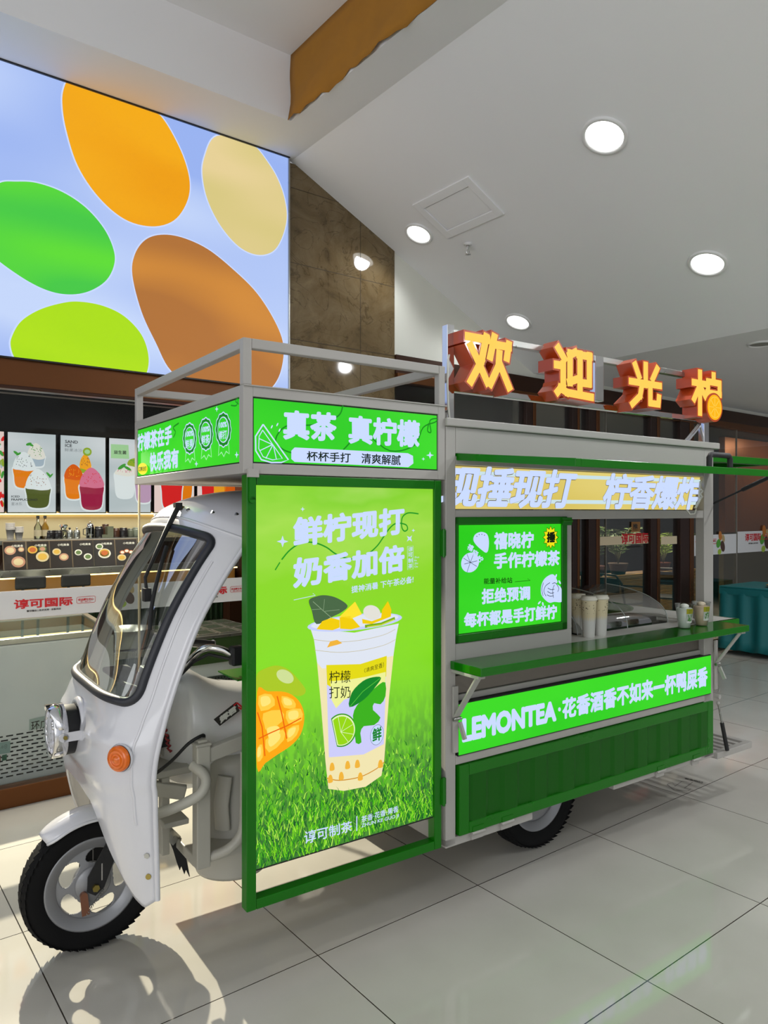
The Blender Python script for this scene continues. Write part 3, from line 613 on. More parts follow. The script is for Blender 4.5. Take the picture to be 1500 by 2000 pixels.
for a, b in ((FX0 + .035, .74), (.775, FX1 - .035)): child(MB().add([(a, 4.535, .868), (b, 4.535, .868), (b, 5.05, .9), (a, 5.05, .9)], [(0, 1, 2, 3)], glass('lid glass', 'a8b4b0', 1., 0, .08)), 'glass_lid', fz)
# cooking pot in its steel stand, prep counter
ps = empty('pot_stand', (1.62, 4.8, 0), 'square steel stand holding a pot, seen through the windscreen', 'stand')
mb = MB()
for x in (1.455, 1.755):
    for y in (4.66, 4.94): child(MB().box(x - .018, x + .018, y - .018, y + .018, 0, .7, m_steel), 'leg', ps)
child(MB().box(1.43, 1.78, 4.635, 4.965, .655, .7, m_steel), 'stand_top', ps, bev=.003)
child(MB().box(1.44, 1.77, 4.645, 4.955, .2, .22, m_steel), 'stand_shelf', ps, bev=.003)
o = MB().lathe([(0, .05), (.12, .05), (.148, .06), (.15, .08), (.15, .165), (.155, .168), (.155, .172), (.147, .172), (.146, .08), (.12, .062), (0, .062)], (0, 0, -.05), m_steel, seg=32).build('stock_pot', None, origin=(0, 0, 0))
o.location = (1.605, 4.8, .7); tag(o, 'round brushed steel pot sunk in its stand behind the windscreen', 'pot')
o = MB().cyl((-.03, 0, .02), (-.1, .03, .27), .008, m_steel, 10).ball((-.028, 0, .03), .028, m_steel, sc=(1, 1, .6)).build('ladle', None, origin=(0, 0, 0)); o.location = (1.6, 4.79, .703); tag(o, 'steel ladle leaning out of the steel pot', 'ladle')
pcn = empty('prep_counter', (2.2, 4.9, 0), 'refrigerated topping counter with green glass front and rows of lidded pans', 'counter')
m_pg = mat('green glossy panel', '3e5a2c', .2, coat=.4)
mb = MB().box(1.84, 2.49, 4.62, 5.25, .06, .56, m_frz).box(1.84, 2.49, 4.62, 5.25, 0, .06, m_blackm); child(mb, 'cabinet', pcn, bev=.004)
child(MB().box(1.84, 2.49, 4.6, 5.2, .56, .73, m_pg), 'front_panel', pcn, bev=.004)
child(MB().box(1.82, 2.5, 4.59, 5.26, .73, .75, m_steel), 'worktop', pcn, bev=.004)
for i in range(3):
    for j in range(4):
        x, y = 1.85 + j * .16, 4.62 + i * .2; pn = child(MB().box(x, x + .145, y, y + .17, .75, .758, m_alu).box(x + .014, x + .131, y + .016, y + .154, .7581, .7595, mat('tinted pan lid', '3a4036', .15)), 'pan_lid', pcn)
mb = MB().box(1.95, 2.45, 4.615, 4.621, .3, .47, mat('grey grille back', '4a5450', .6))
for i in range(22):
    for j in range(8):
        cx, cz = 1.965 + i * .022 + (j % 2) * .011, .315 + j * .02; mb.add([(cx - .008, 4.613, cz), (cx, 4.613, cz - .008), (cx + .008, 4.613, cz), (cx, 4.613, cz + .008)], [(0, 1, 2, 3)], m_slot)
child(mb, 'vent_grille', pcn)
struct(MB().box(2.76, 2.92, 5.42, 5.6, 0, 2.78, m_bronze).build('trim_7'))
cr_ = MB().box(2.53, 2.75, 5.265, 5.39, .98, 1.0, m_wood).box(2.55, 2.74, 5.27, 5.385, .0, .98, m_bronzed).build('side_cabinet', bev=.003)
tag(cr_, 'small dark cabinet with pale wood top at the right end of the bar', 'cabinet')

# ------------------------------------------------------------------ storefront on the right
m_mull = mat('dark wood door frame', '2e1810', .3, .2, var=.15)
m_int = mat('dim interior wall', '3a3834', .7); m_slat = mat('grey shutter slat', '4a4e50', .4, .3)
XW = lambda u: wall(u, 1100, GY).x
struct(MB().box(3.3, 14, 8.6, 8.7, 0, 2.9, m_int).box(3.3, 14, GY + .1, 8.6, 2.8, 2.9, m_blackm).box(3.31, 3.4, GY + .13, 8.6, 0, 2.8, m_int).box(13.92, 14, GY + .13, 8.6, 0, 2.8, m_int).build('wall_lounge'))
mb = MB()
z = 1.0
while z < 2.75: mb.add([(5, 8.54, z), (13.9, 8.54, z), (13.9, 8.57, z + .1), (5, 8.57, z + .1)], [(0, 1, 2, 3)], m_slat); z += .11
tag(mb.build('roller_shutter'), 'grey slatted roller shutter on the far lounge wall', 'shutter')
fr_ = [(XW(1022), .12), (XW(1112), .1), (XW(1144), .16), (XW(1265), .16), (XW(1323), .26)]
mb = MB()
for x, w in fr_: mb.box(x, x + w, GY - .04, GY + .06, 0, 2.57, m_mull).box(x + w * .7, x + w, GY - .046, GY - .04, 0, 2.57, m_bronze if w != .12 else m_bronze)
struct(mb.build('door_1', bev=.004))
struct(MB().box(XW(1438) - .006, XW(1438) + .006, GY - .008, GY + .008, .1, 2.57, mat('joint metal', '9a948a', .4, .5)).box(XW(1183) - .004, XW(1183) + .004, GY - .006, GY + .006, .1, 2.57, mat('joint metal', '9a948a', .4, .5)).build('trim_8'))
xs = [3.45] + [v for x, w in fr_ for v in (x, x + w)] + [XW(1438) - .006, XW(1438) + .006, 13.9]
pn = []
for i in range(0, len(xs), 2):
    if xs[i + 1] - xs[i] > .08: pn.append(pane('window_%d' % (3 + len(pn)), xs[i], xs[i + 1], .1, 2.57))
def brand_at(mb, x, zc, s, y):
    q = (lambda u, v: Vector((x + u * s, y, zc - v * s)), Vector((0, -1, 0)))
    mb.tx(q, '谆可国际', [(0, -.5), (3.4, -.5), (3.4, .3), (0, .3)], m_red, .03, 1); mb.tx(q, '餐饮输出 | 技术支持', [(.7, .45), (2.7, .45), (2.7, .62), (.7, .62)], m_dark, .02, 1)
    mb.ln(q, [(3.7, -.4), (4.8, -.4), (4.8, .15), (3.7, .15)], .07, m_red, 1, closed=True); mb.tx(q, '饮品孵化中心', [(3.8, -.3), (4.7, -.3), (4.7, -.05), (3.8, -.05)], m_red, .03, 1)
m_beige = mat('beige vinyl band', 'd8c8a8', .6, var=.05)
xa = XW(1166)
mb = MB().box(xa, XW(1265), GY - .0075, GY - .0055, 1.255, 1.34, m_beige); brand_at(mb, XW(1212), 1.3, .14, GY - .0085); child(mb, 'window_decal', pn[3] if len(pn) > 3 else pn[-1], label='beige band with red lettering on the door glass')
mb = MB().box(XW(1290), XW(1321), GY - .0075, GY - .0055, 1.235, 1.32, m_beige); child(mb, 'window_decal', pn[-3])
mb = MB().box(7.72, XW(1437), GY - .0075, GY - .0055, 1.09, 1.32, m_decal)
brand_at(mb, 7.74, 1.23, .095, GY - .0085); eggs_small(mb, XW(1408), 1.2, .16, GY - .0085); child(mb, 'window_decal', pn[-2], label='white band with red lettering and coloured eggs')
mb = MB().box(XW(1439.5), 13.5, GY - .0075, GY - .0055, 1.09, 1.345, m_decal)
brand_at(mb, XW(1454), 1.26, .12, GY - .0085); eggs_small(mb, XW(1494), 1.22, .2, GY - .0085); child(mb, 'window_decal', pn[-1], label='white band with red lettering and coloured eggs')
mb = MB().box(6.522, 6.675, GY - .0085, GY - .0055, 1.375, 1.48, mat('brass push plate', 'a0703c', .35, .4)); PQ = WALL(GY - .009)
mb.tx(PQ, '推', [(1236, 1023), (1245.5, 1023), (1245.5, 1033), (1236, 1033)], m_dark, .03, 1).tx(PQ, 'PUSH', [(1236.5, 1034), (1245, 1034), (1245, 1036), (1236.5, 1036)], m_dark, .03, 1)
child(mb, 'push_plate', pn[3] if len(pn) > 3 else pn[-1], label='brass square push plate')
# copper wall inside, unseen area lamps added to brighten it and the lounge
m_copper = mat('copper wall panel', '9a5a2c', .3, .55, var=.2, scale=1.2)
struct(MB().box(11.45, 13.9, 5.9, 6.0, 1.25, 2.78, m_copper).box(11.45, 13.9, 5.92, 6.0, 0, 1.25, mat('olive wall', '4a4220', .5)).build('wall_copper'))
light('lounge_fill_lamp', 'AREA', (9.2, 6.9, 2.72), 130, (1, .85, .65), 2., (9.2, 6.8, 0), spread=100); light('lounge_fill_lamp', 'AREA', (12.6, 5.2, 2.7), 16, (1, .8, .55), .8, (12.6, 5.9, 1.4))
struct(MB().box(3.5, 5.5, 5.0, 5.15, 2.0, 2.75, m_bronzed).box(4.9, 7.2, 6.2, 6.3, 2.1, 2.6, m_bronze).build('trim_9'))
# bamboo screen with potted plants on it
m_bam = mat('bamboo', 'a8854a', .5, var=.2, scale=12); sc_ = empty('bamboo_screen', (9.2, 6.02, 0), 'low bamboo screen running behind the lounge chairs', 'screen')
mb = MB()
for k in range(30): mb.cyl((7.6, 6.0 + .004 * (k % 2), .015 + k * .0235), (10.9, 6.0 + .004 * (k % 2), .015 + k * .0235), .0115, m_bam, 6)
child(mb, 'bamboo_mat', sc_); child(MB().box(7.6, 10.9, 6.02, 6.4, 0, .69, mat('screen ledge', '5a4630', .6)), 'ledge', sc_)
m_pot = mat('terracotta', '6a3420', .7); m_pot2 = mat('grey brown pot', '4a3a2c', .7); m_leafd = mat('palm leaf', '3a5a1c', .5, var=.3); m_leafl = mat('lime palm leaf', '74902c', .5, var=.3); m_stem = mat('plant stem', '4a4a22', .7)
def plant(x, y, z, r, h, mp, ml, n, spread, lab, ph=0):
    root = empty('potted_plant', (x, y, z), lab, 'plant', 'potted plants on the bamboo screen'); q = random.Random(int(x * 100))
    MB().lathe([(0, 0), (r * .72, 0), (r, r * 1.1), (r * 1.08, r * 1.1), (r * 1.08, r * 1.25), (r * .92, r * 1.25), (r * .9, r * 1.1), (0, r * 1.08)], (0, 0, 0), mp, seg=20).build('pot', root)
    st, lf = MB(), MB()
    for k in range(n):
        a = 2 * math.pi * k / n + ph; L = spread * (.7 + .5 * q.random()); hh = h * (.75 + .4 * q.random()); pts = []
        for i in range(7):
            t = i / 6; pts.append(Vector((math.cos(a) * L * t ** 1.3, math.sin(a) * L * .5 * t ** 1.3, r * 1.1 + hh * (1.25 * t - .38 * t * t * t))))
        st.tube(pts, .006, m_stem, 5)
        for i in range(2, 7):
            for sg in (-1, 1):
                for sb in (0, .5):
                    p = pts[i] if not sb else (pts[i] + pts[i - 1]) / 2; d = (pts[i] - pts[i - 1]).normalized(); side_ = d.cross(Vector((0, 0, 1))).normalized() * sg
                    tip = p + (side_ * .8 + d * .6 + Vector((0, 0, -.3))) * L * .34; w_ = d * .012
                    lf.add([p - w_, (p + tip) / 2 - w_ * 1.6 + Vector((0, 0, .01)), tip, (p + tip) / 2 + w_ * 1.6], [(0, 1, 2, 3)], ml)
    st.build('stem', root); lf.build('foliage', root, solid=.0015)
plant(8.5, 6.2, .69, .12, .55, m_pot, m_leafd, 7, .3, 'dark leafy plant in a terracotta pot, left of three on the screen')
plant(9.02, 6.2, .69, .13, .6, m_pot2, m_leafd, 9, .4, 'palm in a grey brown pot, middle of three on the screen', .3)
plant(10.18, 6.2, .69, .1, .5, m_pot, m_leafl, 8, .5, 'lime green palm in a small red pot, right of three on the screen', .6)
# lounge chairs
m_ch = mat('black chair metal', '111112', .35); m_seat = mat('black seat', '18181a', .6)
def lounge_chair(x, y, rz, lab):
    root = empty('lounge_chair', (x, y, 0), lab, 'chair', 'black chairs in the lounge', rz)
    MB().box(-.22, .22, -.22, .22, .43, .46, m_seat).build('seat', root, bev=.02)
    MB().tube([(-.21, .2, .45), (-.22, .26, .7), (-.15, .29, .8), (.15, .29, .8), (.22, .26, .7), (.21, .2, .45)], .014, m_ch, 8).build('back_frame', root)
    MB().box(-.18, .18, .255, .27, .58, .76, m_seat).build('backrest', root, bev=.01)
    for sx_ in (-1, 1):
        for sy_ in (-1, 1): MB().cyl((sx_ * .2, sy_ * .2, .44), (sx_ * .24, sy_ * .24, 0), .012, m_ch, 8).build('leg', root)
        MB().tube([(sx_ * .21, .26, .68), (sx_ * .25, .0, .66), (sx_ * .24, -.2, .64), (sx_ * .21, -.21, .44)], .012, m_ch, 8).build('armrest', root)
lounge_chair(8.05, 5.45, R(80), 'black metal armchair facing right, left of two before the bamboo screen')
lounge_chair(9.0, 5.45, R(-70), 'black metal armchair facing left, right of two before the bamboo screen')
lounge_chair(6.2, 5.0, R(150), 'black metal armchair close behind the first door frames')
# teal table at far right
m_teal = mat('teal satin cloth', '0f7478', .55, var=.08); tb = empty('skirted_table', (8.6, 3.2, 0), 'table covered in teal cloth with a pleated skirt at far right', 'table')
TX0, TX1, TY0, TY1 = 8.05, 8.85, 2.3, 4.2
loop = []
def edge(a, b, n):
    for i in range(n): loop.append((a[0] + (b[0] - a[0]) * i / n, a[1] + (b[1] - a[1]) * i / n))
edge((TX0, TY1), (TX0, TY0), 76); edge((TX0, TY0), (TX1, TY0), 32); edge((TX1, TY0), (TX1, TY1), 76); edge((TX1, TY1), (TX0, TY1), 32)
rows = []
for i, z in enumerate((.72, .66, .5, .3, .15, .05)):
    r = []
    for j, (x, y) in enumerate(loop + loop[:1]):
        k = math.sin(j * math.pi / 4) ; a = .004 + .02 * i / 5 + .008 * (i > 0); dx = -1 if x <= TX0 + .001 else (1 if x >= TX1 - .001 else 0); dy = -1 if y <= TY0 + .001 else (1 if y >= TY1 - .001 else 0)
        o_ = a * k + .02 * i / 5; r.append((x + dx * o_, y + dy * o_, z + (.01 * k if i == 5 else 0)))
    rows.append(r)
child(MB().grid(rows, m_teal), 'table_skirt', tb, solid=.003)
child(MB().box(TX0 - .012, TX1 + .012, TY0 - .012, TY1 + .012, .735, .752, m_teal).box(TX0 - .012, TX1 + .012, TY0 - .012, TY1 + .012, .66, .735, m_teal), 'tablecloth', tb, bev=.008)
tq = flr(1462, 1143, .76); o = MB().lathe([(0, 0), (.16, 0), (.2, .025), (.19, .03), (.15, .012), (0, .012)], (0, 0, 0), m_bam, seg=24).build('bamboo_tray', None, origin=(0, 0, 0)); o.location = (8.35, 3.62, .753); tag(o, 'shallow bamboo tray on the teal table', 'tray')
o = MB().lathe([(0, 0), (.03, 0), (.042, .11), (.044, .11)], (0, 0, 0), m_cupw, seg=20).build('paper_cup', None, origin=(0, 0, 0)); o.location = (8.66, 3.8, .753); tag(o, 'small pale cup on the teal table behind the tray', 'cup')
# sticker on the floor
mk = MB(); m_ink = mat('black floor sticker', '16140f', .4)
Z2 = lambda L: [(1150 + a / 4.2857, 1270 + b / 4.2857) for a, b in L]
mk.ln(FLOOR, Z2([(655, 1125), (700, 1105), (720, 1140), (780, 1098), (870, 1105), (800, 1155), (855, 1160), (830, 1178), (715, 1172)]), 1.2, m_ink, 1, closed=True)
mk.tx(FLOOR, '安全出口', Z2([(800, 1065), (955, 1100), (950, 1117), (805, 1080)]), m_ink, .03, 1)
tag(mk.build('floor_sticker'), 'black outlined arrow sticker on the floor tiles under the rear step', 'sticker')

# ================================================================== three-wheeled drinks cart (own axes: x to the rear, y away, z up)
m_paint = mat('white gloss enamel', 'd0d0d5', .22, coat=.6, var=.015); m_gry = mat('grey white frame paint', 'a6a39e', .42, var=.03); m_gry2 = mat('grey chassis paint', 'b4b1a6', .45, var=.05)
m_green = mat('green enamel', '0f6a04', .28, var=.06, spec=.35); m_greens = mat('green sheet', '0b5602', .4, var=.05, spec=.25)
m_rub = mat('tyre rubber', '0b0b0c', .85, var=.2, bump=.15, spec=.25); m_rim = mat('grey rim paint', '8f9093', .35, .3); m_copp = mat('coppered steel', '9a6a54', .35, .8); m_brass = mat('zinc bolt', '9a8a4a', .3, .9)
m_sg = lightbox_mat('sign green', (34, 208, 8), (56, 224, 24), .95, 2); m_dkg = emi('dark green print', (22, 140, 30), .9); m_lite = emi('pale outline', (170, 240, 180), .95); m_yel = emi('yellow print', (236, 226, 20), 1.)
m_blk = emi('black print', (18, 40, 16), .6)
for _m in (m_sg,): _m.cycles.emission_sampling = 'AUTO'
root = empty('drinks_cart_tricycle', VO, 'white three wheeled electric cart with a green signboarded drinks stall body', 'food cart', None, -VA)
Z5 = lambda L: [(250 + a / 2.3077, 640 + b / 2.3077) for a, b in L]
Z9 = lambda L: [(860 + a / 2.3438, 980 + b / 2.3438) for a, b in L]
Z10 = lambda L: [(860 + a / 2.3438, 620 + b / 2.3438) for a, b in L]
BW = 1.217
# ---------------- roof box over the cab
mb = MB()
t = .034
for (x, y) in ((0, 0), (.84 - t, 0), (0, BW - t), (.84 - t, BW - t)): mb.box(x, x + t, y, y + t, 1.705, 1.99, m_gry)
for z in (1.705, 1.99 - t):
    mb.box(t, .84 - t, 0, t, z, z + t, m_gry).box(t, .84 - t, BW - t, BW, z, z + t, m_gry).box(0, t, t, BW - t, z, z + t, m_gry).box(.84 - t, .84, t, BW - t, z, z + t, m_gry)
mb.box(.012, .828, .012, BW - .012, 1.712, 1.72, m_gry).box(.0, .846, -.006, BW, 1.988, 1.993, m_gry)
mb.box(.014, .826, BW - .014, BW - .01, 1.72, 1.98, m_gry).box(.815, .826, .01, BW - .01, 1.72, 1.98, m_gry)
rb = mb.build('roof_box', root, bev=.003)
PS = SIDE(.006); mb = MB().box(t + .001, .84 - t - .001, .006, .02, 1.7395, 1.9555, m_blackm).box(t + .005, .84 - t - .005, .004, .008, 1.744, 1.951, m_sg)
PS = SIDE(.0035)
mb.ln(PS, Z5([(968, 350), (950, 395), (880, 430), (800, 440), (740, 435), (690, 460), (665, 510), (700, 550), (760, 570)]), 2.2, m_dkg, 1, 5).ln(PS, Z5([(970, 550), (1060, 480), (1180, 555), (1290, 530), (1330, 450), (1385, 425), (1390, 410), (1360, 420), (1365, 470), (1350, 465), (1355, 430)]), 2.2, m_dkg, 1, 5)
mb.txc(PS, '真茶', Z5([(695, 372), (940, 386), (935, 517), (695, 508)]), m_text, .045, 3).txc(PS, '真柠檬', Z5([(988, 395), (1315, 422), (1312, 546), (990, 526)]), m_text, .042, 3)
mb.pp(PS, Z5([(750, 540), (1260, 566), (1283, 578), (1285, 612), (1262, 629), (750, 605), (735, 592), (735, 555)]), m_text, 2)
mb.tx(PS, '杯杯手打', Z5([(803, 556), (1002, 565), (1000, 609), (805, 600)]), m_blk, .015, 3).tx(PS, '清爽解腻', Z5([(1050, 566), (1228, 575), (1226, 621), (1050, 612)]), m_blk, .015, 3)
mb.ln(PS, Z5([(608, 436), (722, 596), (690, 608), (645, 608), (600, 595), (575, 555), (574, 490)]), 2.6, m_text, 2, closed=True)
mb.ln(PS, Z5([(606, 462), (695, 590), (650, 596), (608, 582), (588, 545), (590, 490)]), 1.6, m_text, 2, closed=True)
for a, b in (((650, 527), (590, 500)), ((650, 527), (592, 555)), ((652, 528), (620, 590)), ((654, 530), (668, 594))): mb.ln(PS, Z5([a, b]), 1.6, m_text, 2)
for x, y, r in ((1360, 575, 17), (1330, 592, 8)): mb.pp(PS, Z5([(x, y - r), (x + r * .25, y - r * .25), (x + r, y), (x + r * .25, y + r * .25), (x, y + r), (x - r * .25, y + r * .25), (x - r, y), (x - r * .25, y - r * .25)]), m_text, 2)
for x, y in ((647, 447), (672, 437), (682, 462)): mb.el(PS, Z5([(x, y)])[0], 1.3, 3.6, m_text, 2, 25)
mb.build('side_sign_panel', rb, label='lit green panel with pale lettering and a lemon slice')
PF_ = FRONT(.0035); mb = MB().box(.006, .02, t + .001, BW - t - .001, 1.7395, 1.9555, m_blackm).box(.004, .008, t + .005, BW - t - .005, 1.744, 1.951, m_sg)
mb.txc(PF_, '柠檬茶在手', Z5([(45, 482), (200, 438), (200, 528), (45, 562)]), m_text, .04, 2).txc(PF_, '快乐我有', Z5([(100, 566), (231, 542), (231, 634), (100, 652)]), m_text, .045, 2)
mb.el(PF_, Z5([(68, 636)])[0], 9.5, 11.5, m_yel, 2).tx(PF_, '汇鲜日打', Z5([(50, 628), (86, 624), (86, 644), (50, 648)]), m_blk, .02, 3)
for cx, cy, ry, st in ((281, 500, 70, '鲜果'), (354, 480, 74, '鲜茶'), (433, 460, 78, '鲜打')):
    rx = 30 + (cx - 281) * .03
    pts = []
    for k in range(60):
        a = 2 * math.pi * k / 60; q = 1 + .035 * math.cos(12 * a); pts.append((cx + rx * q * math.cos(a), cy + ry * q * math.sin(a) * .98))
    mb.ln(PF_, Z5([(cx - rx * .6, cy + ry * .8), (cx - rx * .72, cy + ry * 1.5), (cx - rx * .3, cy + ry * 1.3), (cx, cy + ry * 1.55), (cx + rx * .3, cy + ry * 1.25), (cx + rx * .72, cy + ry * 1.4), (cx + rx * .6, cy + ry * .7)]), 1., m_lite, 1)
    mb.pp(PF_, Z5(pts), m_dkg, 2).ln(PF_, Z5(pts), .9, m_text, 3, closed=True).el(PF_, Z5([(cx, cy)])[0], rx * .74 / 2.3077, ry * .76 / 2.3077, m_text, 3).el(PF_, Z5([(cx, cy)])[0], rx * .66 / 2.3077, ry * .7 / 2.3077, m_sg, 4)
    mb.tx(PF_, '100%', Z5([(cx - 16, cy - 32), (cx + 18, cy - 38), (cx + 18, cy - 12), (cx - 16, cy - 6)]), m_text, .03, 5).tx(PF_, st, Z5([(cx - 17, cy + 6), (cx + 18, cy), (cx + 18, cy + 40), (cx - 17, cy + 46)]), m_text, .02, 5)
for x, y, r in ((402, 367, 14), (310, 614, 14), (492, 573, 16)): mb.pp(PF_, Z5([(x, y - r), (x + r * .15, y - r * .2), (x + r * .6, y), (x + r * .15, y + r * .2), (x, y + r), (x - r * .15, y + r * .2), (x - r * .6, y), (x - r * .15, y - r * .2)]), m_text, 2)
mb.ln(PF_, Z5([(230, 430), (205, 450), (215, 470), (205, 495)]), 1, m_dkg, 1, 5).ln(PF_, Z5([(465, 350), (490, 350), (497, 320), (485, 330), (500, 345)]), 1, m_dkg, 1, 5)
mb.build('front_sign_panel', rb, label='lit green panel with two lines of lettering and three rosettes')
mb = MB(); q = .03
for (x, y) in ((0, 0), (.84 - q, 0), (0, BW - q), (.84 - q, BW - q)): mb.box(x, x + q, y, y + q, 1.993, 2.145, m_gry)
mb.box(q, .84 - q, 0, q, 2.112, 2.145, m_gry).box(q, .84 - q, BW - q, BW, 2.112, 2.145, m_gry).box(0, q, q, BW - q, 2.112, 2.145, m_gry).box(.84 - q, .84, q, BW - q, 2.112, 2.145, m_gry)
mb.build('roof_rail', root, bev=.003)
# ---------------- green door frame with the big poster
dx0, dx1, dz0, dz1, dt = .012, .822, .282, 1.702, .034
mb = MB().box(dx0, dx0 + dt, 0, .042, dz0, dz1, m_green).box(dx1 - dt, dx1, 0, .042, dz0, dz1, m_green).box(dx0 + dt, dx1 - dt, 0, .042, dz0, dz0 + dt, m_green).box(dx0 + dt, dx1 - dt, 0, .042, dz1 - dt, dz1, m_green)
df = mb.build('door_frame', root, bev=.003)
pz0, pz1 = .409, 1.668
m_poster = bpy.data.materials.new('poster meadow'); m_poster.use_nodes = True; t_ = m_poster.node_tree; b_ = t_.nodes['Principled BSDF']
co = t_.nodes.new('ShaderNodeTexCoord'); sp_ = t_.nodes.new('ShaderNodeSeparateXYZ'); mr = t_.nodes.new('ShaderNodeMapRange'); mr.inputs[1].default_value = pz0; mr.inputs[2].default_value = pz1
n_ = t_.nodes.new('ShaderNodeTexNoise'); n_.inputs['Scale'].default_value = 4; n_.inputs['Detail'].default_value = 3; mg = t_.nodes.new('ShaderNodeMapping'); mg.inputs['Scale'].default_value = (1, 1, 2.2)
t_.links.new(co.outputs['Object'], sp_.inputs[0]); t_.links.new(co.outputs['Object'], mg.inputs[0]); t_.links.new(mg.outputs[0], n_.inputs['Vector']); t_.links.new(sp_.outputs[2], mr.inputs[0])
ad = t_.nodes.new('ShaderNodeMath'); ad.operation = 'MULTIPLY_ADD'; ad.inputs[1].default_value = .22; t_.links.new(n_.outputs[0], ad.inputs[0]); t_.links.new(mr.outputs[0], ad.inputs[2])
rp = t_.nodes.new('ShaderNodeValToRGB'); e = rp.color_ramp.elements; e[0].position = 0; e[0].color = lin((50, 120, 30)); e[1].position = 1.0; e[1].color = lin((166, 214, 92))
for p_, c_ in ((.2, (84, 168, 34)), (.36, (116, 206, 28)), (.55, (132, 220, 16)), (.72, (136, 214, 18)), (.84, (162, 220, 70)), (.92, (132, 210, 34)), (1.08, (172, 218, 98))): e.new(min(p_, .999)).color = lin(c_)
mr2 = t_.nodes.new('ShaderNodeMapRange'); mr2.inputs[1].default_value = 0; mr2.inputs[2].default_value = 1.18; t_.links.new(ad.outputs[0], mr2.inputs[0]); t_.links.new(mr2.outputs[0], rp.inputs[0])
nf = t_.nodes.new('ShaderNodeTexNoise'); nf.inputs['Scale'].default_value = 26; nf.inputs['Detail'].default_value = 6; mf = t_.nodes.new('ShaderNodeMapping'); mf.inputs['Scale'].default_value = (2.2, 1, .8); mf.inputs['Rotation'].default_value = (0, .2, 0)
t_.links.new(co.outputs['Object'], mf.inputs[0]); t_.links.new(mf.outputs[0], nf.inputs['Vector'])
rf = t_.nodes.new('ShaderNodeValToRGB'); rf.color_ramp.elements[0].position = .42; rf.color_ramp.elements[0].color = (1, 1, 1, 1); rf.color_ramp.elements[1].position = .6; rf.color_ramp.elements[1].color = (0, 0, 0, 1); t_.links.new(nf.outputs[0], rf.inputs[0])
mk_ = t_.nodes.new('ShaderNodeMapRange'); mk_.inputs[1].default_value = .1; mk_.inputs[2].default_value = .42; mk_.inputs[3].default_value = .85; mk_.inputs[4].default_value = 0; t_.links.new(mr.outputs[0], mk_.inputs[0])
mm_ = t_.nodes.new('ShaderNodeMath'); mm_.operation = 'MULTIPLY'; t_.links.new(rf.outputs[0], mm_.inputs[0]); t_.links.new(mk_.outputs[0], mm_.inputs[1])
mc_ = t_.nodes.new('ShaderNodeMix'); mc_.data_type = 'RGBA'; t_.links.new(mm_.outputs[0], mc_.inputs[0]); t_.links.new(rp.outputs[0], mc_.inputs[6]); mc_.inputs[7].default_value = lin((24, 86, 40))
t_.links.new(mc_.outputs[2], b_.inputs['Emission Color']); b_.inputs['Emission Strength'].default_value = .98; b_.inputs['Base Color'].default_value = (.02, .04, .01, 1); b_.inputs['Roughness'].default_value = .3
mb = MB().box(dx0 + dt - .002, dx1 - dt + .002, .012, .03, pz0 - .006, pz1 + .003, m_blackm).box(dx0 + dt + .001, dx1 - dt - .001, .01, .013, pz0, pz1, m_poster)
PP = SIDE(.0098); E_ = lambda n, c: emi('poster ' + n, c, .98)
Q1 = lambda L: [(480 + a / 3.947, 960 + b / 3.947) for a, b in L]; Q2 = lambda L: [(480 + a / 3.947, 1280 + b / 3.947) for a, b in L]; Q3 = lambda L: [(500 + a / 4.444, 1150 + b / 4.444) for a, b in L]
gl_ = [E_('grass a', (78, 184, 26)), E_('grass b', (130, 216, 36)), E_('grass c', (34, 120, 36)), E_('grass d', (24, 84, 40)), E_('grass e', (182, 238, 84))]
q_ = random.Random(11)
def blades(n, y0, lay, ln_=(12, 34), wts=(3, 4, 3, 2, 2)):
    done = 0
    while done < n:
        x = 498 + q_.random() * 348; yb = 1702 - (x - 497) * .307; y = y0 + q_.random() ** .8 * (yb - y0)
        if y > yb - 1: continue
        L = (ln_[0] + q_.random() * (ln_[1] - ln_[0])) * (.5 + .5 * (y - y0) / (yb - y0)); a = (q_.random() - .5) * 1.7; tx_, ty_ = x + L * math.sin(a), y - L * math.cos(a)
        if not (497.5 < tx_ < 847) or y < y0: continue
        w = .45 + q_.random() * .75; mx_, my_ = x + L * .5 * math.sin(a * .6), y - L * .55 * math.cos(a * .6)
        mb.pp(PP, [(max(497.2, x - w), y), (mx_ - w * .8, my_), (tx_, ty_), (mx_ + w * .8, my_), (min(847.4, x + w), y)], q_.choices(gl_, wts)[0], lay); done += 1
blades(500, 1425, 1, (8, 22)); blades(900, 1470, 1.3, (12, 30)); blades(500, 1560, 1.6, (16, 38))
mb.pp(PP, Q3([(5, 745), (80, 690), (180, 665), (280, 700), (360, 780), (430, 880), (380, 930), (250, 910), (100, 910), (5, 910)]), E_('unripe mango', (170, 200, 40)), 2, 4)
mb.el(PP, Q3([(250, 760)])[0], 18, 12, E_('mango sheen', (206, 222, 150)), 2.2, 30)
mb.pp(PP, Q3([(5, 900), (100, 890), (250, 895), (350, 950), (405, 1040), (415, 1150), (380, 1270), (300, 1360), (180, 1440), (80, 1510), (5, 1550)]), E_('mango', (252, 168, 20)), 2.4, 4)
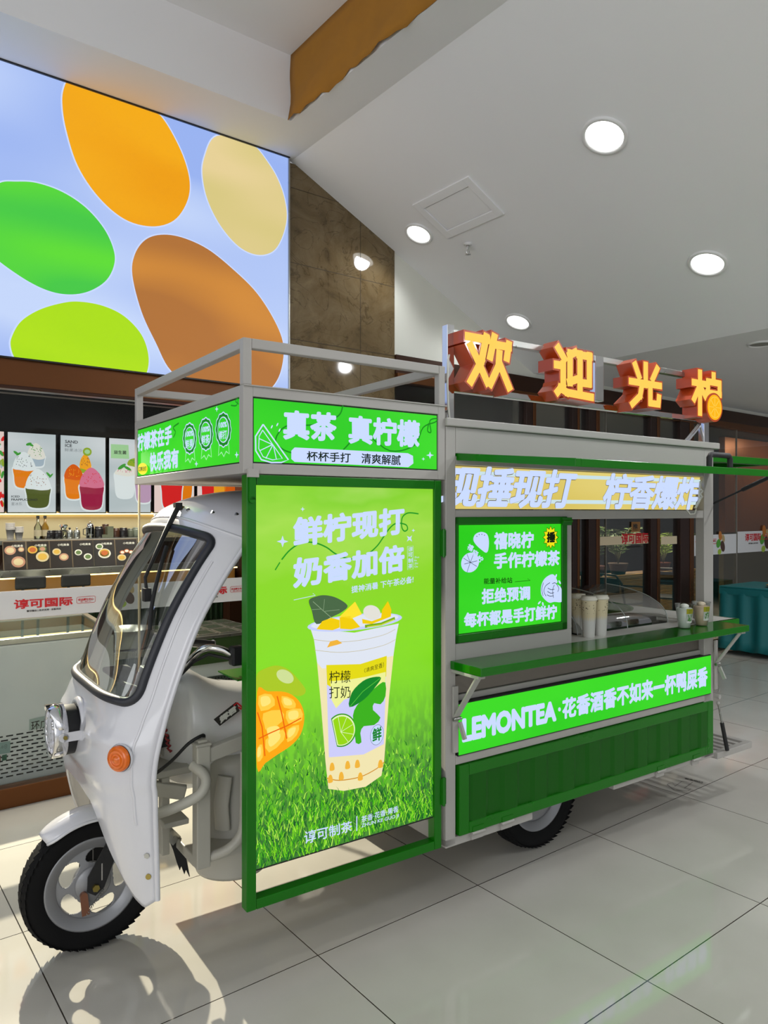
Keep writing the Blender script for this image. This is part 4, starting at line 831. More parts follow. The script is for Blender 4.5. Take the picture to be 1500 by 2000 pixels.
for sq in ([(20, 930), (130, 915), (160, 1010), (40, 1060)], [(220, 930), (320, 960), (340, 1030), (240, 1030)], [(60, 1080), (210, 1050), (235, 1140), (100, 1230), (70, 1180)], [(260, 1060), (385, 1040), (395, 1140), (280, 1170)], [(80, 1310), (230, 1220), (240, 1310), (110, 1420)], [(10, 1380), (50, 1350), (55, 1460), (10, 1500)], [(270, 1220), (370, 1180), (350, 1270), (270, 1330)]):
    mb.pp(PP, Q3(sq), E_('mango flesh', (254, 206, 70)), 2.7, 2); cx_, cy_ = sum(p[0] for p in sq) / 4, sum(p[1] for p in sq) / 4; mb.pp(PP, Q3([(cx_ + (p[0] - cx_) * .6 - 8, cy_ + (p[1] - cy_) * .6 - 8) for p in sq]), E_('mango flesh lit', (255, 228, 120)), 2.8, 3)
for l_ in ([(20, 1300), (120, 1250), (260, 1190), (390, 1120)], [(180, 930), (220, 1080), (265, 1300)], [(10, 1070), (50, 1200), (75, 1450)]): mb.ln(PP, Q3(l_), 2.2, E_('mango cut', (236, 100, 10)), 2.9)
m_cb, m_milk, m_cr = E_('cup rim', (196, 206, 250)), E_('milk', (222, 228, 240)), E_('cream milk', (240, 228, 176))
mb.pp(PP, Q3([(470, 345), (500, 440), (525, 620), (560, 1000), (600, 1500), (625, 1735), (760, 1752), (950, 1715), (1085, 1620), (1110, 1480), (1150, 950), (1192, 560), (1215, 400), (1235, 300), (850, 380)]), m_cr, 3)
mb.pp(PP, Q3([(470, 345), (500, 440), (527, 640), (570, 690), (850, 680), (1100, 600), (1188, 580), (1215, 400), (1235, 300), (850, 380)]), m_milk, 3.2)
mb.el(PP, Q3([(853, 290)])[0], 93, 15.5, m_cb, 3.4, -6).el(PP, Q3([(853, 283)])[0], 86, 11.5, m_milk, 3.6, -6)
for yy in (410, 500): mb.ln(PP, Q3([(500, yy + 30), (700, yy + 50), (900, yy + 35), (1100, yy - 10), (1205, yy - 60)]), .7, E_('cup line', (190, 176, 120)), 3.7, 4)
mb.pp(PP, Q3([(612, 510), (640, 455), (700, 442), (745, 470), (700, 485), (640, 500)]), E_('mango piece', (240, 180, 60)), 3.8).ln(PP, Q3([(610, 1640), (720, 1660), (900, 1630), (1040, 1560), (1110, 1500)]), 1.6, E_('caramel', (206, 140, 30)), 3.8, 4)
for x, y in ((655, 1545), (790, 1530), (875, 1520), (735, 1625), (900, 1630), (1075, 1520), (640, 1650)): mb.pp(PP, Q3([(x - 20, y + 30), (x - 12, y - 30), (x + 12, y - 34), (x + 22, y + 22)]), E_('mango piece', (240, 180, 60)), 3.9, 3)
mb.pp(PP, Q3([(455, 100), (520, 65), (600, 55), (700, 80), (790, 145), (740, 200), (640, 250), (520, 305), (480, 190)]), E_('dark leaf', (74, 104, 70)), 4, 4).ln(PP, Q3([(490, 110), (580, 190), (650, 250)]), 1, E_('leaf vein', (140, 166, 130)), 4.2).ln(PP, Q3([(580, 190), (590, 90)]), .7, E_('leaf vein', (140, 166, 130)), 4.2).ln(PP, Q3([(590, 195), (720, 180)]), .7, E_('leaf vein', (140, 166, 130)), 4.2).ln(PP, Q3([(560, 175), (480, 180)]), .7, E_('leaf vein', (140, 166, 130)), 4.2)
m_my, m_my2 = E_('mango cube', (240, 204, 10)), E_('mango cube lit', (250, 226, 50))
for s_, k_ in (([(520, 350), (570, 280), (650, 250), (720, 270), (722, 335), (660, 358)], m_my), ([(720, 240), (855, 110), (915, 220), (820, 260)], m_my2), ([(720, 245), (815, 235), (900, 330), (820, 352), (725, 345)], m_my), ([(915, 260), (1000, 280), (1080, 250), (1090, 180), (1140, 105), (1170, 180), (1165, 240), (1000, 305), (920, 300)], m_my)): mb.pp(PP, Q3(s_), k_, 4.4)
mb.el(PP, Q3([(1000, 205)])[0], 17, 14, E_('ice', (226, 224, 214)), 4.3, 20).ln(PP, Q3([(940, 325), (1080, 305), (1200, 255)]), 5, E_('lime rind', (120, 170, 20)), 4.6).ln(PP, Q3([(960, 330), (1080, 312), (1195, 265)]), 2, E_('lime flesh', (196, 220, 60)), 4.8)
mb.pp(PP, Q3([(605, 660), (900, 652), (1130, 580), (1105, 1345), (930, 1435), (700, 1455), (628, 1460)]), E_('label lilac', (204, 204, 248)), 4)
mb.pp(PP, Q3([(605, 660), (900, 652), (1130, 580), (1125, 760), (1000, 800), (860, 860), (720, 900), (612, 830)]), E_('label yellow', (226, 216, 20)), 4.2).pp(PP, Q3([(640, 800), (780, 790), (960, 760), (1120, 720), (1120, 850), (940, 900), (760, 960), (690, 1035), (650, 960)]), E_('label pale', (236, 240, 150)), 4.4)
mb.tx(PP, '柠檬', Q3([(630, 712), (815, 706), (815, 812), (630, 820)]), m_blk, .0, 4.6).tx(PP, '打奶', Q3([(630, 845), (815, 840), (815, 945), (630, 950)]), m_blk, .0, 4.6).tx(PP, '（清爽至香）', Q3([(935, 690), (1105, 632), (1105, 680), (935, 728)]), m_blk, 0, 4.6)
mb.pp(PP, Q3([(870, 1010), (960, 920), (1060, 830), (1117, 810), (1118, 930), (1075, 1000), (1020, 990), (1010, 1050), (1075, 1115), (1020, 1180), (930, 1190), (900, 1250), (910, 1330), (860, 1335), (850, 1200), (835, 1100)]), E_('lime skin', (60, 176, 30)), 4.8, 2)
mb.pp(PP, Q3([(805, 1025), (825, 900), (920, 800), (1010, 765), (1080, 770), (1030, 850), (930, 960)]), E_('label leaf', (20, 132, 40)), 5, 3).ln(PP, Q3([(810, 1020), (920, 890), (1070, 775)]), 1, E_('label leaf light', (90, 200, 60)), 5.2)
mb.el(PP, Q3([(735, 1225)])[0], 29, 33, E_('lime edge', (50, 150, 20)), 4.7, 15, 28, -150, 90).el(PP, Q3([(735, 1225)])[0], 26.5, 30.5, E_('lime pith', (230, 244, 190)), 4.9, 15, 28, -150, 90).el(PP, Q3([(735, 1228)])[0], 24.5, 28, E_('lime pulp', (150, 214, 20)), 5.1, 15, 28, -148, 88)
for a in (-120, -80, -40, 0, 40): mb.ln(PP, Q3([(730, 1240), (735 + 108 * math.cos(R(a + 15)), 1228 + 124 * math.sin(R(a + 15)))]), .8, E_('lime pith', (230, 244, 190)), 5.3)
mb.el(PP, Q3([(1043, 1265)])[0], 12.5, 20, m_text, 5.3, 12).ln(PP, [(p[0], p[1]) for p in [(Q3([(1043, 1265)])[0][0] + 12.5 * math.cos(k * .2618) * .98 - 20 * math.sin(k * .2618) * .2, Q3([(1043, 1265)])[0][1] + 20 * math.sin(k * .2618) * .98 + 12.5 * math.cos(k * .2618) * .2) for k in range(24)]], .5, m_blk, 5.4, closed=True).tx(PP, '鲜', Q3([(1003, 1215), (1085, 1185), (1082, 1310), (1003, 1330)]), E_('label leaf', (20, 132, 40)), .03, 5.6)
blades(120, 1530, 4.2, (14, 30), (1, 2, 3, 3, 1))
m_swirl = E_('swirl', (30, 150, 40))
mb.ln(PP, Q1([(225, 605), (262, 545)]), 2.2, m_swirl, 2).ln(PP, Q1([(275, 525), (340, 450), (430, 395), (530, 395), (620, 430), (690, 480), (780, 515), (850, 515), (940, 480), (1010, 420), (1060, 350), (1110, 280), (1160, 245), (1230, 255), (1245, 290), (1220, 305), (1200, 270), (1205, 200), (1250, 165), (1330, 172)]), 2.6, m_swirl, 2, 5)
mb.txc(PP, '鲜柠现打', Q1([(362, 205), (1222, 118), (1218, 335), (362, 436)]), m_text, .045, 3).txc(PP, '奶香加倍', Q1([(362, 518), (1222, 408), (1222, 618), (362, 756)]), m_text, .045, 3).tx(PP, '提神消暑 下午茶必备!', Q1([(810, 730), (1290, 648), (1288, 703), (812, 784)]), m_text, .015, 3)
mb.ln(PP, Q1([(368, 836), (535, 800), (515, 785)]), 1, m_text, 2).tx(PP, '谆可制茶', Q2([(445, 1352), (812, 1268), (815, 1350), (445, 1456)]), m_text, .012, 5.8).ln(PP, Q2([(850, 1235), (850, 1350)]), 2, m_text, 5.8)
mb.tx(PP, '茶香·花香·果香', Q2([(885, 1238), (1170, 1153), (1170, 1202), (885, 1288)]), m_text, .01, 5.8).tx(PP, 'ZHUN KE GUO JI', Q2([(885, 1295), (1175, 1217), (1172, 1250), (885, 1332)]), m_text, .01, 5.8)
for x, y, r in ((282, 385, 45), (437, 136, 18), (1290, 300, 14)): mb.pp(PP, Q1([(x, y - r), (x + r * .25, y - r * .25), (x + r, y), (x + r * .25, y + r * .25), (x, y + r), (x - r * .25, y + r * .25), (x - r, y), (x - r * .25, y - r * .25)]), m_text, 2)
mb.pp(PP, Q1([(1240, 342), (1262, 352), (1280, 338), (1272, 360), (1280, 385), (1260, 372), (1240, 385), (1250, 362)]), m_text, 2)
mb.ln(PP, Q1([(1244, 425), (1288, 418), (1288, 597), (1246, 604)]), .5, m_text, 2, closed=True)
for i, ch in enumerate('谆可制茶'): mb.tx(PP, ch, Q1([(1250, 430 + i * 43), (1284, 425 + i * 43), (1284, 460 + i * 43), (1250, 466 + i * 43)]), m_text, .01, 2)
for i, ch in enumerate(('Zhun', 'Ke', 'Zhi', 'Cha')): mb.tx(PP, ch, Q1([(1298, 500 + i * 24), (1298 + 9 * len(ch), 498 + i * 24), (1298 + 9 * len(ch), 512 + i * 24), (1298, 514 + i * 24)]), m_text, 0, 2)
mb.build('poster_panel', df, label='lit poster of an iced lemon milk cup standing on grass')
for z in (1.46, .5): MB().box(dx1 - .004, dx1 + .018, -.006, .0, z - .05, z + .05, m_green).cyl((dx1 + .006, -.006, z - .055), (dx1 + .006, -.006, z + .055), .006, m_green, 10).build('hinge', df)
MB().box(.018, .04, -.008, 0, 1.62, 1.7, m_green).cyl((.029, -.008, 1.62), (.029, 0, 1.62), .011, m_green, 14).box(.012, .05, -.012, 0, 1.693, 1.72, m_gry).build('clasp', df)
m_panel = mat('dull steel panel', '7c766e', .35, .7); m_greeng = mat('green gloss shelf', '0f6a04', .12, var=.05)
# ---------------- stall body
X0, X1 = .843, 2.675
mb = MB()
mb.box(X0, .893, 0, .05, .276, 1.914, m_gry).box(2.59, X1, 0, .05, .29, 1.914, m_gry).box(X0, .893, BW - .05, BW, .276, 1.914, m_gry).box(2.59, X1, BW - .05, BW, .29, 1.914, m_gry)
mb.box(.893, 2.59, .0, .04, 1.81, 1.914, m_gry).box(.893, 2.59, .004, .05, 1.766, 1.8, m_gry).box(.893, 2.59, .004, .05, 1.548, 1.588, m_gry).box(1.537, 1.57, .004, .05, 1.06, 1.555, m_gry).box(.893, 1.57, .004, .05, .995, 1.062, m_gry)
mb.box(.893, 2.59, .02, .06, .83, .855, m_gry).box(.893, 2.59, .03, .06, .855, .93, m_panel).box(.893, 2.655, .0, .04, .587, .624, m_gry).box(.893, 2.59, .035, .06, .93, .985, m_panel)
mb.box(X0, 1.32, .0, .05, .272, .306, m_gry).box(1.855, 2.7, .0, .05, .282, .312, m_gry)
mb.box(X0, X1, BW - .05, BW, .272, .95, m_gry).box(X0, X1, BW - .05, BW, 1.6, 1.914, m_gry).box(2.64, X1, .05, BW - .05, .29, .96, m_gry).box(2.63, X1, .05, BW - .05, 1.6, 1.914, m_gry)
mb.box(X0, X0 + .02, .05, BW - .05, .276, 1.914, m_gry).box(X0, X1, .04, BW - .04, .34, .36, m_gry).box(X0 + .02, 2.64, .04, .05, .36, .83, m_gry).box(1.57, 2.59, .05, .06, .6, .8, m_gry)
cb = mb.build('cart_body', root, bev=.003)
MB().box(.838, 2.715, -.014, BW + .014, 1.914, 1.946, m_gry).box(.85, 2.7, .01, BW - .01, 1.895, 1.914, m_gry).build('roof_slab', root, bev=.004)
ct = MB().box(.893, 2.64, .0, .62, .968, .988, mat('white worktop', 'd6d4ce', .25)).build('worktop', root, bev=.003)
# yellow strip sign
m_yb = lightbox_mat('strip yellow', (222, 200, 100), (232, 212, 120), .95, 3); m_yb.cycles.emission_sampling = 'AUTO'; m_ys = emi('strip pale band', (206, 230, 236), .95); m_ol = emi('lettering outline', (120, 110, 70), .8)
PY = SIDE(.019)
mb = MB().prism([(.88, .02, 1.592), (2.515, .02, 1.592), (2.585, .02, 1.762), (.88, .02, 1.762)], (0, .02, 0), m_yb)
mb.pp(PY, [(888, 919), (1368, 937), (1366, 943), (888, 927)], m_ys, 1).pp(PY, [(888, 974), (1360, 979), (1358, 986), (888, 982)], m_ys, 1)
qa, qb = Z10([(28, 677), (628, 704), (588, 882), (-12, 874)]), Z10([(765, 714), (1195, 736), (1165, 886), (735, 883)])
for q, s_ in ((qa, '现捶现打'), (qb, '柠香爆炸')):
    mb.txc(PY, s_, q, m_ol, .05, 2, 0, .05); mb.txc(PY, s_, q, m_text, .038, 3, 0, .06)
ys = mb.build('strip_sign_panel', cb, label='lit yellow strip with slanted pale lettering')
MB().tube([(2.53, .012, 1.6), (2.56, .008, 1.64), (2.555, .006, 1.68), (2.572, .01, 1.74)], .006, m_white, 8).tube([(2.552, .0, 1.645), (2.565, -.004, 1.66), (2.556, 0, 1.675), (2.57, -.004, 1.69), (2.558, 0, 1.7)], .005, m_white, 8).tube([(2.44, .002, 1.59), (2.46, -.002, 1.57), (2.5, -.002, 1.572), (2.52, .002, 1.592)], .004, m_white, 8).build('sign_cable', cb)
# hinged sign on the left of the hatch
mb = MB()
a0, a1, c0, c1 = .895, 1.533, 1.064, 1.56
mb.box(a0, a0 + .012, -.004, .026, c0, c1, m_green).box(a1 - .034, a1, -.004, .026, c0, c1, m_green).box(a0, a1, -.004, .026, c0, c0 + .034, m_green).box(a0, a1, -.004, .026, c1 - .03, c1, m_green)
sf = mb.build('sign_frame', root, bev=.003)
PG = SIDE(.0015); mb = MB().box(a0 + .006, a1 - .03, .006, .02, c0 + .03, c1 - .026, m_blackm).box(a0 + .006, a1 - .036, .002, .007, c0 + .036, c1 - .032, m_sg)
mb.txc(PG, '禧晓柠', Z9([(245, 140), (428, 138), (425, 214), (245, 222)]), m_text, .044, 2).txc(PG, '手作柠檬茶', Z9([(243, 235), (546, 222), (545, 294), (243, 311)]), m_text, .042, 2)
mb.tx(PG, '能量补给站', Z9([(198, 350), (328, 345), (328, 372), (198, 377)]), m_blk, .01, 2).ln(PG, Z9([(340, 366), (410, 360), (398, 352)]), .6, m_blk, 2)
mb.txc(PG, '拒绝预调', Z9([(188, 399), (412, 385), (412, 450), (188, 473)]), m_text, .042, 2).txc(PG, '每杯都是手打鲜柠', Z9([(107, 510), (533, 470), (533, 538), (107, 580)]), m_text, .045, 2)
st = [(503 + (36 if k % 2 == 0 else 26) * math.cos(k * math.pi / 12) * .98, 163 + (52 if k % 2 == 0 else 38) * math.sin(k * math.pi / 12)) for k in range(24)]
mb.pp(PG, Z9(st), m_yel, 2).ln(PG, Z9(st), 1, m_blk, 3, closed=True).tx(PG, '捶', Z9([(485, 138), (524, 136), (524, 186), (485, 188)]), m_blk, .06, 3)
mb.pp(PG, Z9([(150, 175), (158, 150), (185, 138), (212, 148), (221, 180), (218, 220), (208, 233), (190, 222), (165, 200)]), m_text, 2, 4)
for x, y in ((165, 158), (176, 150), (188, 149), (200, 153)): mb.el(PG, Z9([(x, y)])[0], .9, .9, m_blk, 3, n=8)
mb.el(PG, Z9([(135, 278)])[0], 17, 20, m_text, 2, 25).ln(PG, Z9([(104, 258), (165, 296)]), .7, m_blk, 3).ln(PG, Z9([(135, 278), (150, 240)]), .7, m_blk, 3).ln(PG, Z9([(135, 278), (120, 240)]), .7, m_blk, 3).ln(PG, Z9([(135, 278), (108, 285)]), .7, m_blk, 3).ln(PG, Z9([(135, 278), (168, 270)]), .7, m_blk, 3).ln(PG, Z9([(135, 278), (120, 322)]), .7, m_blk, 3)
for i, ch in enumerate('禧晓柠'): mb.tx(PG, ch, Z9([(130 + i * 22, 190 + i * 26), (154 + i * 22, 204 + i * 26), (142 + i * 22, 230 + i * 26), (118 + i * 22, 216 + i * 26)]), m_text, .03, 3)
mb.pp(PG, Z9([(462, 380), (480, 348), (515, 332), (535, 365), (530, 375), (552, 395), (557, 455), (520, 458), (498, 462), (475, 445), (460, 420)]), m_text, 2, 4)
for l_ in ([(500, 370), (480, 385), (472, 410), (482, 432)], [(510, 375), (525, 372), (540, 395), (535, 412)], [(490, 395), (505, 402), (520, 400)], [(488, 410), (503, 418), (518, 416)], [(486, 425), (500, 432), (516, 430)], [(520, 380), (512, 405), (516, 440)], [(470, 370), (463, 400), (468, 430)]): mb.ln(PG, Z9(l_), .8, m_blk, 3, 4)
for x, y, r in ((528, 340, 20), (545, 368, -30), (452, 462, 40), (468, 468, -10)): mb.el(PG, Z9([(x, y)])[0], 1.6, 4, m_text, 2, r)
mb.build('sign_panel', sf, label='lit green panel with lettering, lemons and a yellow burst')
MB().box(a1 - .04, a1 + .02, -.012, -.004, c1 - .038, c1 - .004, m_green).cyl((a1 - .04, -.012, c1 - .02), (a1 + .02, -.012, c1 - .02), .006, m_green, 10).build('latch', sf)
# serving shelf
sh = MB().box(.865, 2.705, -.179, .0, .968, 1.0, m_greeng).build('serving_shelf', root, bev=.003)
for x in (.885, 2.685):
    MB().box(x - .018, x + .018, -.16, -.002, .955, .968, m_gry).beam((x, -.14, .956), (x, -.012, .78), .03, .008, m_gry).box(x - .013, x + .013, -.012, -.002, .64, .9, m_gry).beam((x + .012, -.02, .76), (x + .012, -.05, .7), .01, .02, m_gry).cyl((x - .02, -.018, .775), (x + .02, -.018, .775), .007, m_steel, 10).build('shelf_bracket', sh, bev=.002)
MB().box(2.69, 2.95, .02, 1.15, .974, .99, mat('white worktop', 'd6d4ce', .25)).box(2.69, 2.955, .015, .04, .955, .99, m_green).box(2.935, 2.955, .04, 1.15, .955, .99, m_green).box(2.675, 2.7, .05, .12, 1.0, 1.09, m_gry).build('rear_shelf', root, bev=.003)
# lettering panel and lower panel
mb = MB().box(.9, 2.642, -.006, .03, .6215, .829, m_blackm).box(.903, 2.639, -.008, -.005, .626, .8245, m_sg); PL2 = SIDE(-.0085)
mb.tx(PL2, 'LEMONTEA', Z9([(98, 992), (530, 908), (530, 1004), (98, 1104)]), m_text, .06, 2).el(PL2, Z9([(544, 950)])[0], 2.6, 4, m_text, 2)
mb.txc(PL2, '花香酒香不如来一杯鸭屎香', Z9([(556, 903), (1222, 753), (1222, 846), (556, 1000)]), m_text, .045, 2)
mb.build('lettered_sign_panel', cb, label='long lit green panel with pale lettering')
mb = MB(); l0, l1, b0, b1 = .903, 2.655, .309, .584
mb.box(l0, l0 + .05, -.012, .03, b0, b1, m_green).box(l1 - .05, l1, -.012, .03, b0, b1, m_green).box(l0 + .05, l1 - .05, -.012, .03, b0, b0 + .045, m_green).box(l0 + .05, l1 - .05, -.012, .03, b1 - .045, b1, m_green)
lp = mb.build('lower_panel', root, bev=.003)
prof = [];
x = l0 + .05
while x < l1 - .05:
    for d, y in ((0, -.001), (.02, -.009), (.09, -.009), (.11, -.001), (.17, -.001)): prof.append((min(x + d, l1 - .05), y))
    x += .175
MB().grid([[(x_, y_, b0 + .04) for x_, y_ in prof], [(x_, y_, b1 - .04) for x_, y_ in prof]], m_greens, False).build('corrugated_sheet', lp, solid=.002)
for x in (1.0, 1.16, 2.2, 2.5):
    MB().box(x - .03, x + .03, -.014, -.01, b0 - .002, b0 + .022, m_green).box(x - .03, x + .03, -.008, 0, b0 - .032, b0 - .006, m_gry).cyl((x - .034, -.014, b0 - .004), (x + .034, -.014, b0 - .004), .006, m_gry, 10).build('hinge', lp)
# raised awning, rear hatch, struts
mb = MB(); ya, yb, za, zb = .014, -.594, 1.812, 1.756
def flap_z(y): return za + (zb - za) * (y - ya) / (yb - ya)
def slab(mb, xa, xb, y0, y1, h, m, dz=0):
    mb.add([(xa, y0, flap_z(y0) - h + dz), (xb, y0, flap_z(y0) - h + dz), (xb, y1, flap_z(y1) - h + dz), (xa, y1, flap_z(y1) - h + dz), (xa, y0, flap_z(y0) + dz), (xb, y0, flap_z(y0) + dz), (xb, y1, flap_z(y1) + dz), (xa, y1, flap_z(y1) + dz)],
           [(0, 1, 2, 3), (7, 6, 5, 4), (0, 4, 5, 1), (1, 5, 6, 2), (2, 6, 7, 3), (3, 7, 4, 0)], m)
slab(mb, .9, .93, ya, yb, .028, m_green); slab(mb, 2.61, 2.64, ya, yb, .028, m_green); slab(mb, .93, 2.61, yb + .03, yb, .028, m_green); slab(mb, .93, 2.61, ya, ya - .03, .028, m_green); slab(mb, .93, 2.61, ya - .03, yb + .03, .004, m_greens, -.004)
aw = mb.build('awning_flap', root, bev=.002)
hz = flap_z(-.58)
MB().tube([(1.69, -.578, hz), (1.69, -.578, hz + .035), (1.70, -.578, hz + .047), (1.825, -.578, hz + .047), (1.835, -.578, hz + .035), (1.835, -.578, hz)], .011, m_blackm, 10).build('pull_handle', aw)
def strut(parent, a, b, f=.5):
    a, b = Vector(a), Vector(b); m_ = a + (b - a) * f
    return MB().cyl(a, m_, .005, m_steel if parent != aw else m_blackm, 10).cyl(m_, b, .0105, m_blackm, 12).ball(a, .01, m_gry).ball(b, .01, m_gry).build('gas_strut', parent)
strut(aw, (2.69, .02, 1.62), (2.655, -.34, flap_z(-.34) - .012))
mb = MB().box(2.7, 3.3, 0.02, .06, 1.85, 1.888, m_green).box(2.7, 3.3, BW - .06, BW - .02, 1.85, 1.888, m_green).box(3.27, 3.3, .06, BW - .06, 1.85, 1.888, m_green).box(2.7, 3.27, .06, BW - .06, 1.876, 1.884, m_greens); mb.build('rear_hatch', root, bev=.002)
mb = MB().box(2.68, 3.02, -.02, .015, .272, .305, m_gry).box(2.985, 3.02, .015, 1.1, .272, .305, m_gry).box(2.68, 3.02, 1.1, 1.135, .272, .305, m_gry).box(2.68, 2.71, .015, 1.1, .272, .305, m_gry)
for k in range(4): mb.box(2.745 + k * .06, 2.775 + k * .06, .015, 1.1, .29, .303, m_gry)
rr = mb.build('rear_step', root, bev=.002); strut(rr, (2.70, -.012, .565), (2.755, -.03, .31), .42)
MB().cyl((2.7, 0, .6), (2.7, -.022, .6), .012, m_gry, 12).box(2.676, 2.7, -.01, .01, .66, .71, m_gry).tube([(2.7, -.012, .66), (2.715, -.012, .64), (2.7, -.012, .62)], .003, m_steel, 8).build('latch', cb)
# ---------------- glowing sign on the roof
mb = MB(); m_orange = mat('orange acrylic', 'b8441a', .3, coat=.3)
mb.box(.885, .92, .04, .075, 1.946, 2.325, m_chrome).box(1.78, 1.84, .045, .08, 2.1, 2.31, m_chrome).box(2.655, 2.7, .04, .075, 1.946, 2.1, m_chrome).box(.92, 2.66, .05, .08, 2.285, 2.312, m_steel).box(.92, 2.66, .05, .08, 2.062, 2.088, m_chrome).beam((2.67, .06, 2.06), (2.57, .09, 1.95), .012, .012, m_chrome).beam((2.66, .065, 2.06), (2.555, .095, 1.95), .01, .01, m_chrome).box(2.63, 2.66, .05, .08, 2.062, 2.31, m_steel)
rs = mb.build('rooftop_sign', root, bev=.002)
MB().tube([(.885, .03, 2.2), (.87, .02, 2.17), (.868, .02, 2.08), (.88, .03, 2.0), (.895, .04, 1.95)], .004, m_white, 8).build('power_cable', rs)
m_glow = emi('amber letter face', (255, 196, 84), 1.12, True)
CH = dict(a=[[(0, .91), (.46, .91)], [(.43, .97), (.32, .47), (.07, .02)], [(.07, .74), (.24, .45), (.46, .04)], [(.62, 1.0), (.52, .57)], [(.57, .84), (.98, .84)], [(.97, .9), (.92, .6)], [(.74, .68), (.72, .42), (.52, .02)], [(.76, .44), (.98, .0)]],
          b=[[(.05, .96), (.23, .74)], [(0, .6), (.2, .6)], [(.19, .64), (.19, .2), (.03, .03)], [(.1, .13), (.3, .05), (1.0, .02)], [(.53, .93), (.36, .84)], [(.38, .9), (.38, .26)], [(.36, .28), (.57, .36)], [(.66, .92), (.66, .1)], [(.62, .89), (.96, .89)], [(.93, .92), (.93, .3), (.8, .3)]],
          c=[[(.5, 1), (.5, .5)], [(.14, .96), (.28, .68)], [(.9, .96), (.74, .68)], [(0, .54), (1, .54)], [(.38, .52), (.31, .22), (.05, .0)], [(.66, .52), (.66, .08), (.94, .08), (.96, .26)]],
          d=[[(0, .73), (.47, .73)], [(.24, 1), (.24, 0)], [(.22, .66), (.02, .32)], [(.28, .62), (.47, .4)], [(.75, 1), (.75, .86)], [(.54, .66), (.54, .81), (.98, .81), (.98, .66)], [(.5, .53), (1.0, .53)], [(.77, .5), (.77, .06), (.6, .06)]])
def character(key, x0, x1, z0, z1, label):
    H = z1 - z0; mb = MB()
    def strokes(w, y0, y1, m):
        for s_ in CH[key]:
            P = [Vector((x0 + u * (x1 - x0), 0, z0 + v * H)) for u, v in s_]
            for i in range(len(P) - 1):
                d = (P[i + 1] - P[i]).normalized(); n = Vector((-d.z, 0, d.x)); a, b = P[i] - d * w * .42, P[i + 1] + d * w * .42
                mb.prism([Vector((p.x, y0, p.z)) for p in (a - n * w / 2, b - n * w / 2, b + n * w / 2, a + n * w / 2)], (0, y1 - y0, 0), m)
    strokes(.245 * H, -.022, .062, m_orange); strokes(.165 * H, -.0235, -.022, m_glow)
    return mb.build('sign_character', rs, label=label)
character('a', .935, 1.165, 2.09, 2.288, 'first glowing amber character, 欢'); character('b', 1.44, 1.672, 2.092, 2.3, 'second glowing amber character, 迎')
character('c', 1.95, 2.178, 2.09, 2.288, 'third glowing amber character, 光'); character('d', 2.458, 2.7, 2.09, 2.3, 'fourth glowing amber character, 柠')
mb = MB().cyl((2.635, .05, 2.128), (2.635, -.03, 2.128), .076, m_orange, 32).lathe([(0, .001), (.066, .001)], (2.635, -.0305, 2.128), emi('orange slice face', (255, 176, 20), 1.05), (0, -1, 0), 32, False)
for k in range(8):
    a = k * math.pi / 4; mb.beam((2.635 + .008 * math.cos(a), -.0325, 2.128 + .008 * math.sin(a)), (2.635 + .05 * math.cos(a), -.0325, 2.128 + .05 * math.sin(a)), .0015, .002, emi('slice line', (255, 206, 90), 1.))
mb.lathe([(.052, .0025), (.055, .0025)], (2.635, -.0305, 2.128), emi('slice line', (255, 206, 90), 1.), (0, -1, 0), 32, False).build('orange_slice', rs, label='round glowing orange slice')

# ---------------- cab fairing
YC = .609
ROWS = [(1.675, .50, .50, 1.60, .47, 2.5), (1.665, .25, .30, 1.575, .47, 2.5), (1.645, .10, .17, 1.55, .47, 2.5), (1.61, .0, .115, 1.515, .462, 3), (1.56, -.045, .088, 1.48, .458, 3.5), (1.50, -.075, .06, 1.445, .455, 4),
        (1.40, -.14, -.003, 1.355, .45, 4), (1.25, -.22, -.085, 1.22, .45, 4), (1.10, -.285, -.145, 1.08, .45, 4), (.97, -.335, -.188, .96, .45, 4), (.90, -.36, -.207, .895, .45, 5), (.80, -.385, -.232, .797, .45, 6),
        (.72, -.39, -.242, .718, .45, 6), (.62, -.385, -.243, .62, .45, 6), (.50, -.36, -.24, .5, .45, 6), (.40, -.335, -.237, .4, .45, 6), (.28, -.30, -.235, .28, .45, 6)]
def rowat(t):
    t = max(0, min(len(ROWS) - 1.0001, t)); i = int(t); f_ = t - i
    a, b, c, d = (ROWS[max(0, min(len(ROWS) - 1, i + k))] for k in (-1, 0, 1, 2))
    return [.5 * (2 * b[k] + (c[k] - a[k]) * f_ + (2 * a[k] - 5 * b[k] + 4 * c[k] - d[k]) * f_ ** 2 + (3 * b[k] - a[k] - 3 * c[k] + d[k]) * f_ ** 3) for k in range(6)]
def sstep(a, b, x): x = max(0, min(1, (x - a) / (b - a))); return x * x * (3 - 2 * x)
def F(s, t):
    zc, xc, xe, ze, hw, p = rowat(t); k = abs(s) ** p
    x = xc + (xe - xc) * k; z = zc + (ze - zc) * abs(s) ** max(2, p * .7)
    x += .012 * sstep(12.15, 12.6, t) * (1 - .5 * abs(s))
    x -= .010 * math.exp(-((t - (11.0 - .35 * math.sin(min(1, abs(s)) * 2.4))) / .22) ** 2) * sstep(.28, .4, abs(s)) * (1 - sstep(.85, 1, abs(s)))
    return Vector((x, YC - s * hw, z))
def tend(s):
    s = abs(s); T = ((0, 13.15), (.42, 13.2), (.52, 13.5), (.6, 14.1), (.68, 14.7), (.76, 15.25), (.84, 15.6), (.92, 15.8), (1.0, 15.55))
    for (a, ta), (b, tb_) in zip(T, T[1:]):
        if s <= b: return ta + (tb_ - ta) * sstep(0, 1, (s - a) / (b - a)) if False else ta + (tb_ - ta) * (s - a) / (b - a)
    return T[-1][1]
NS, NT = 81, 130
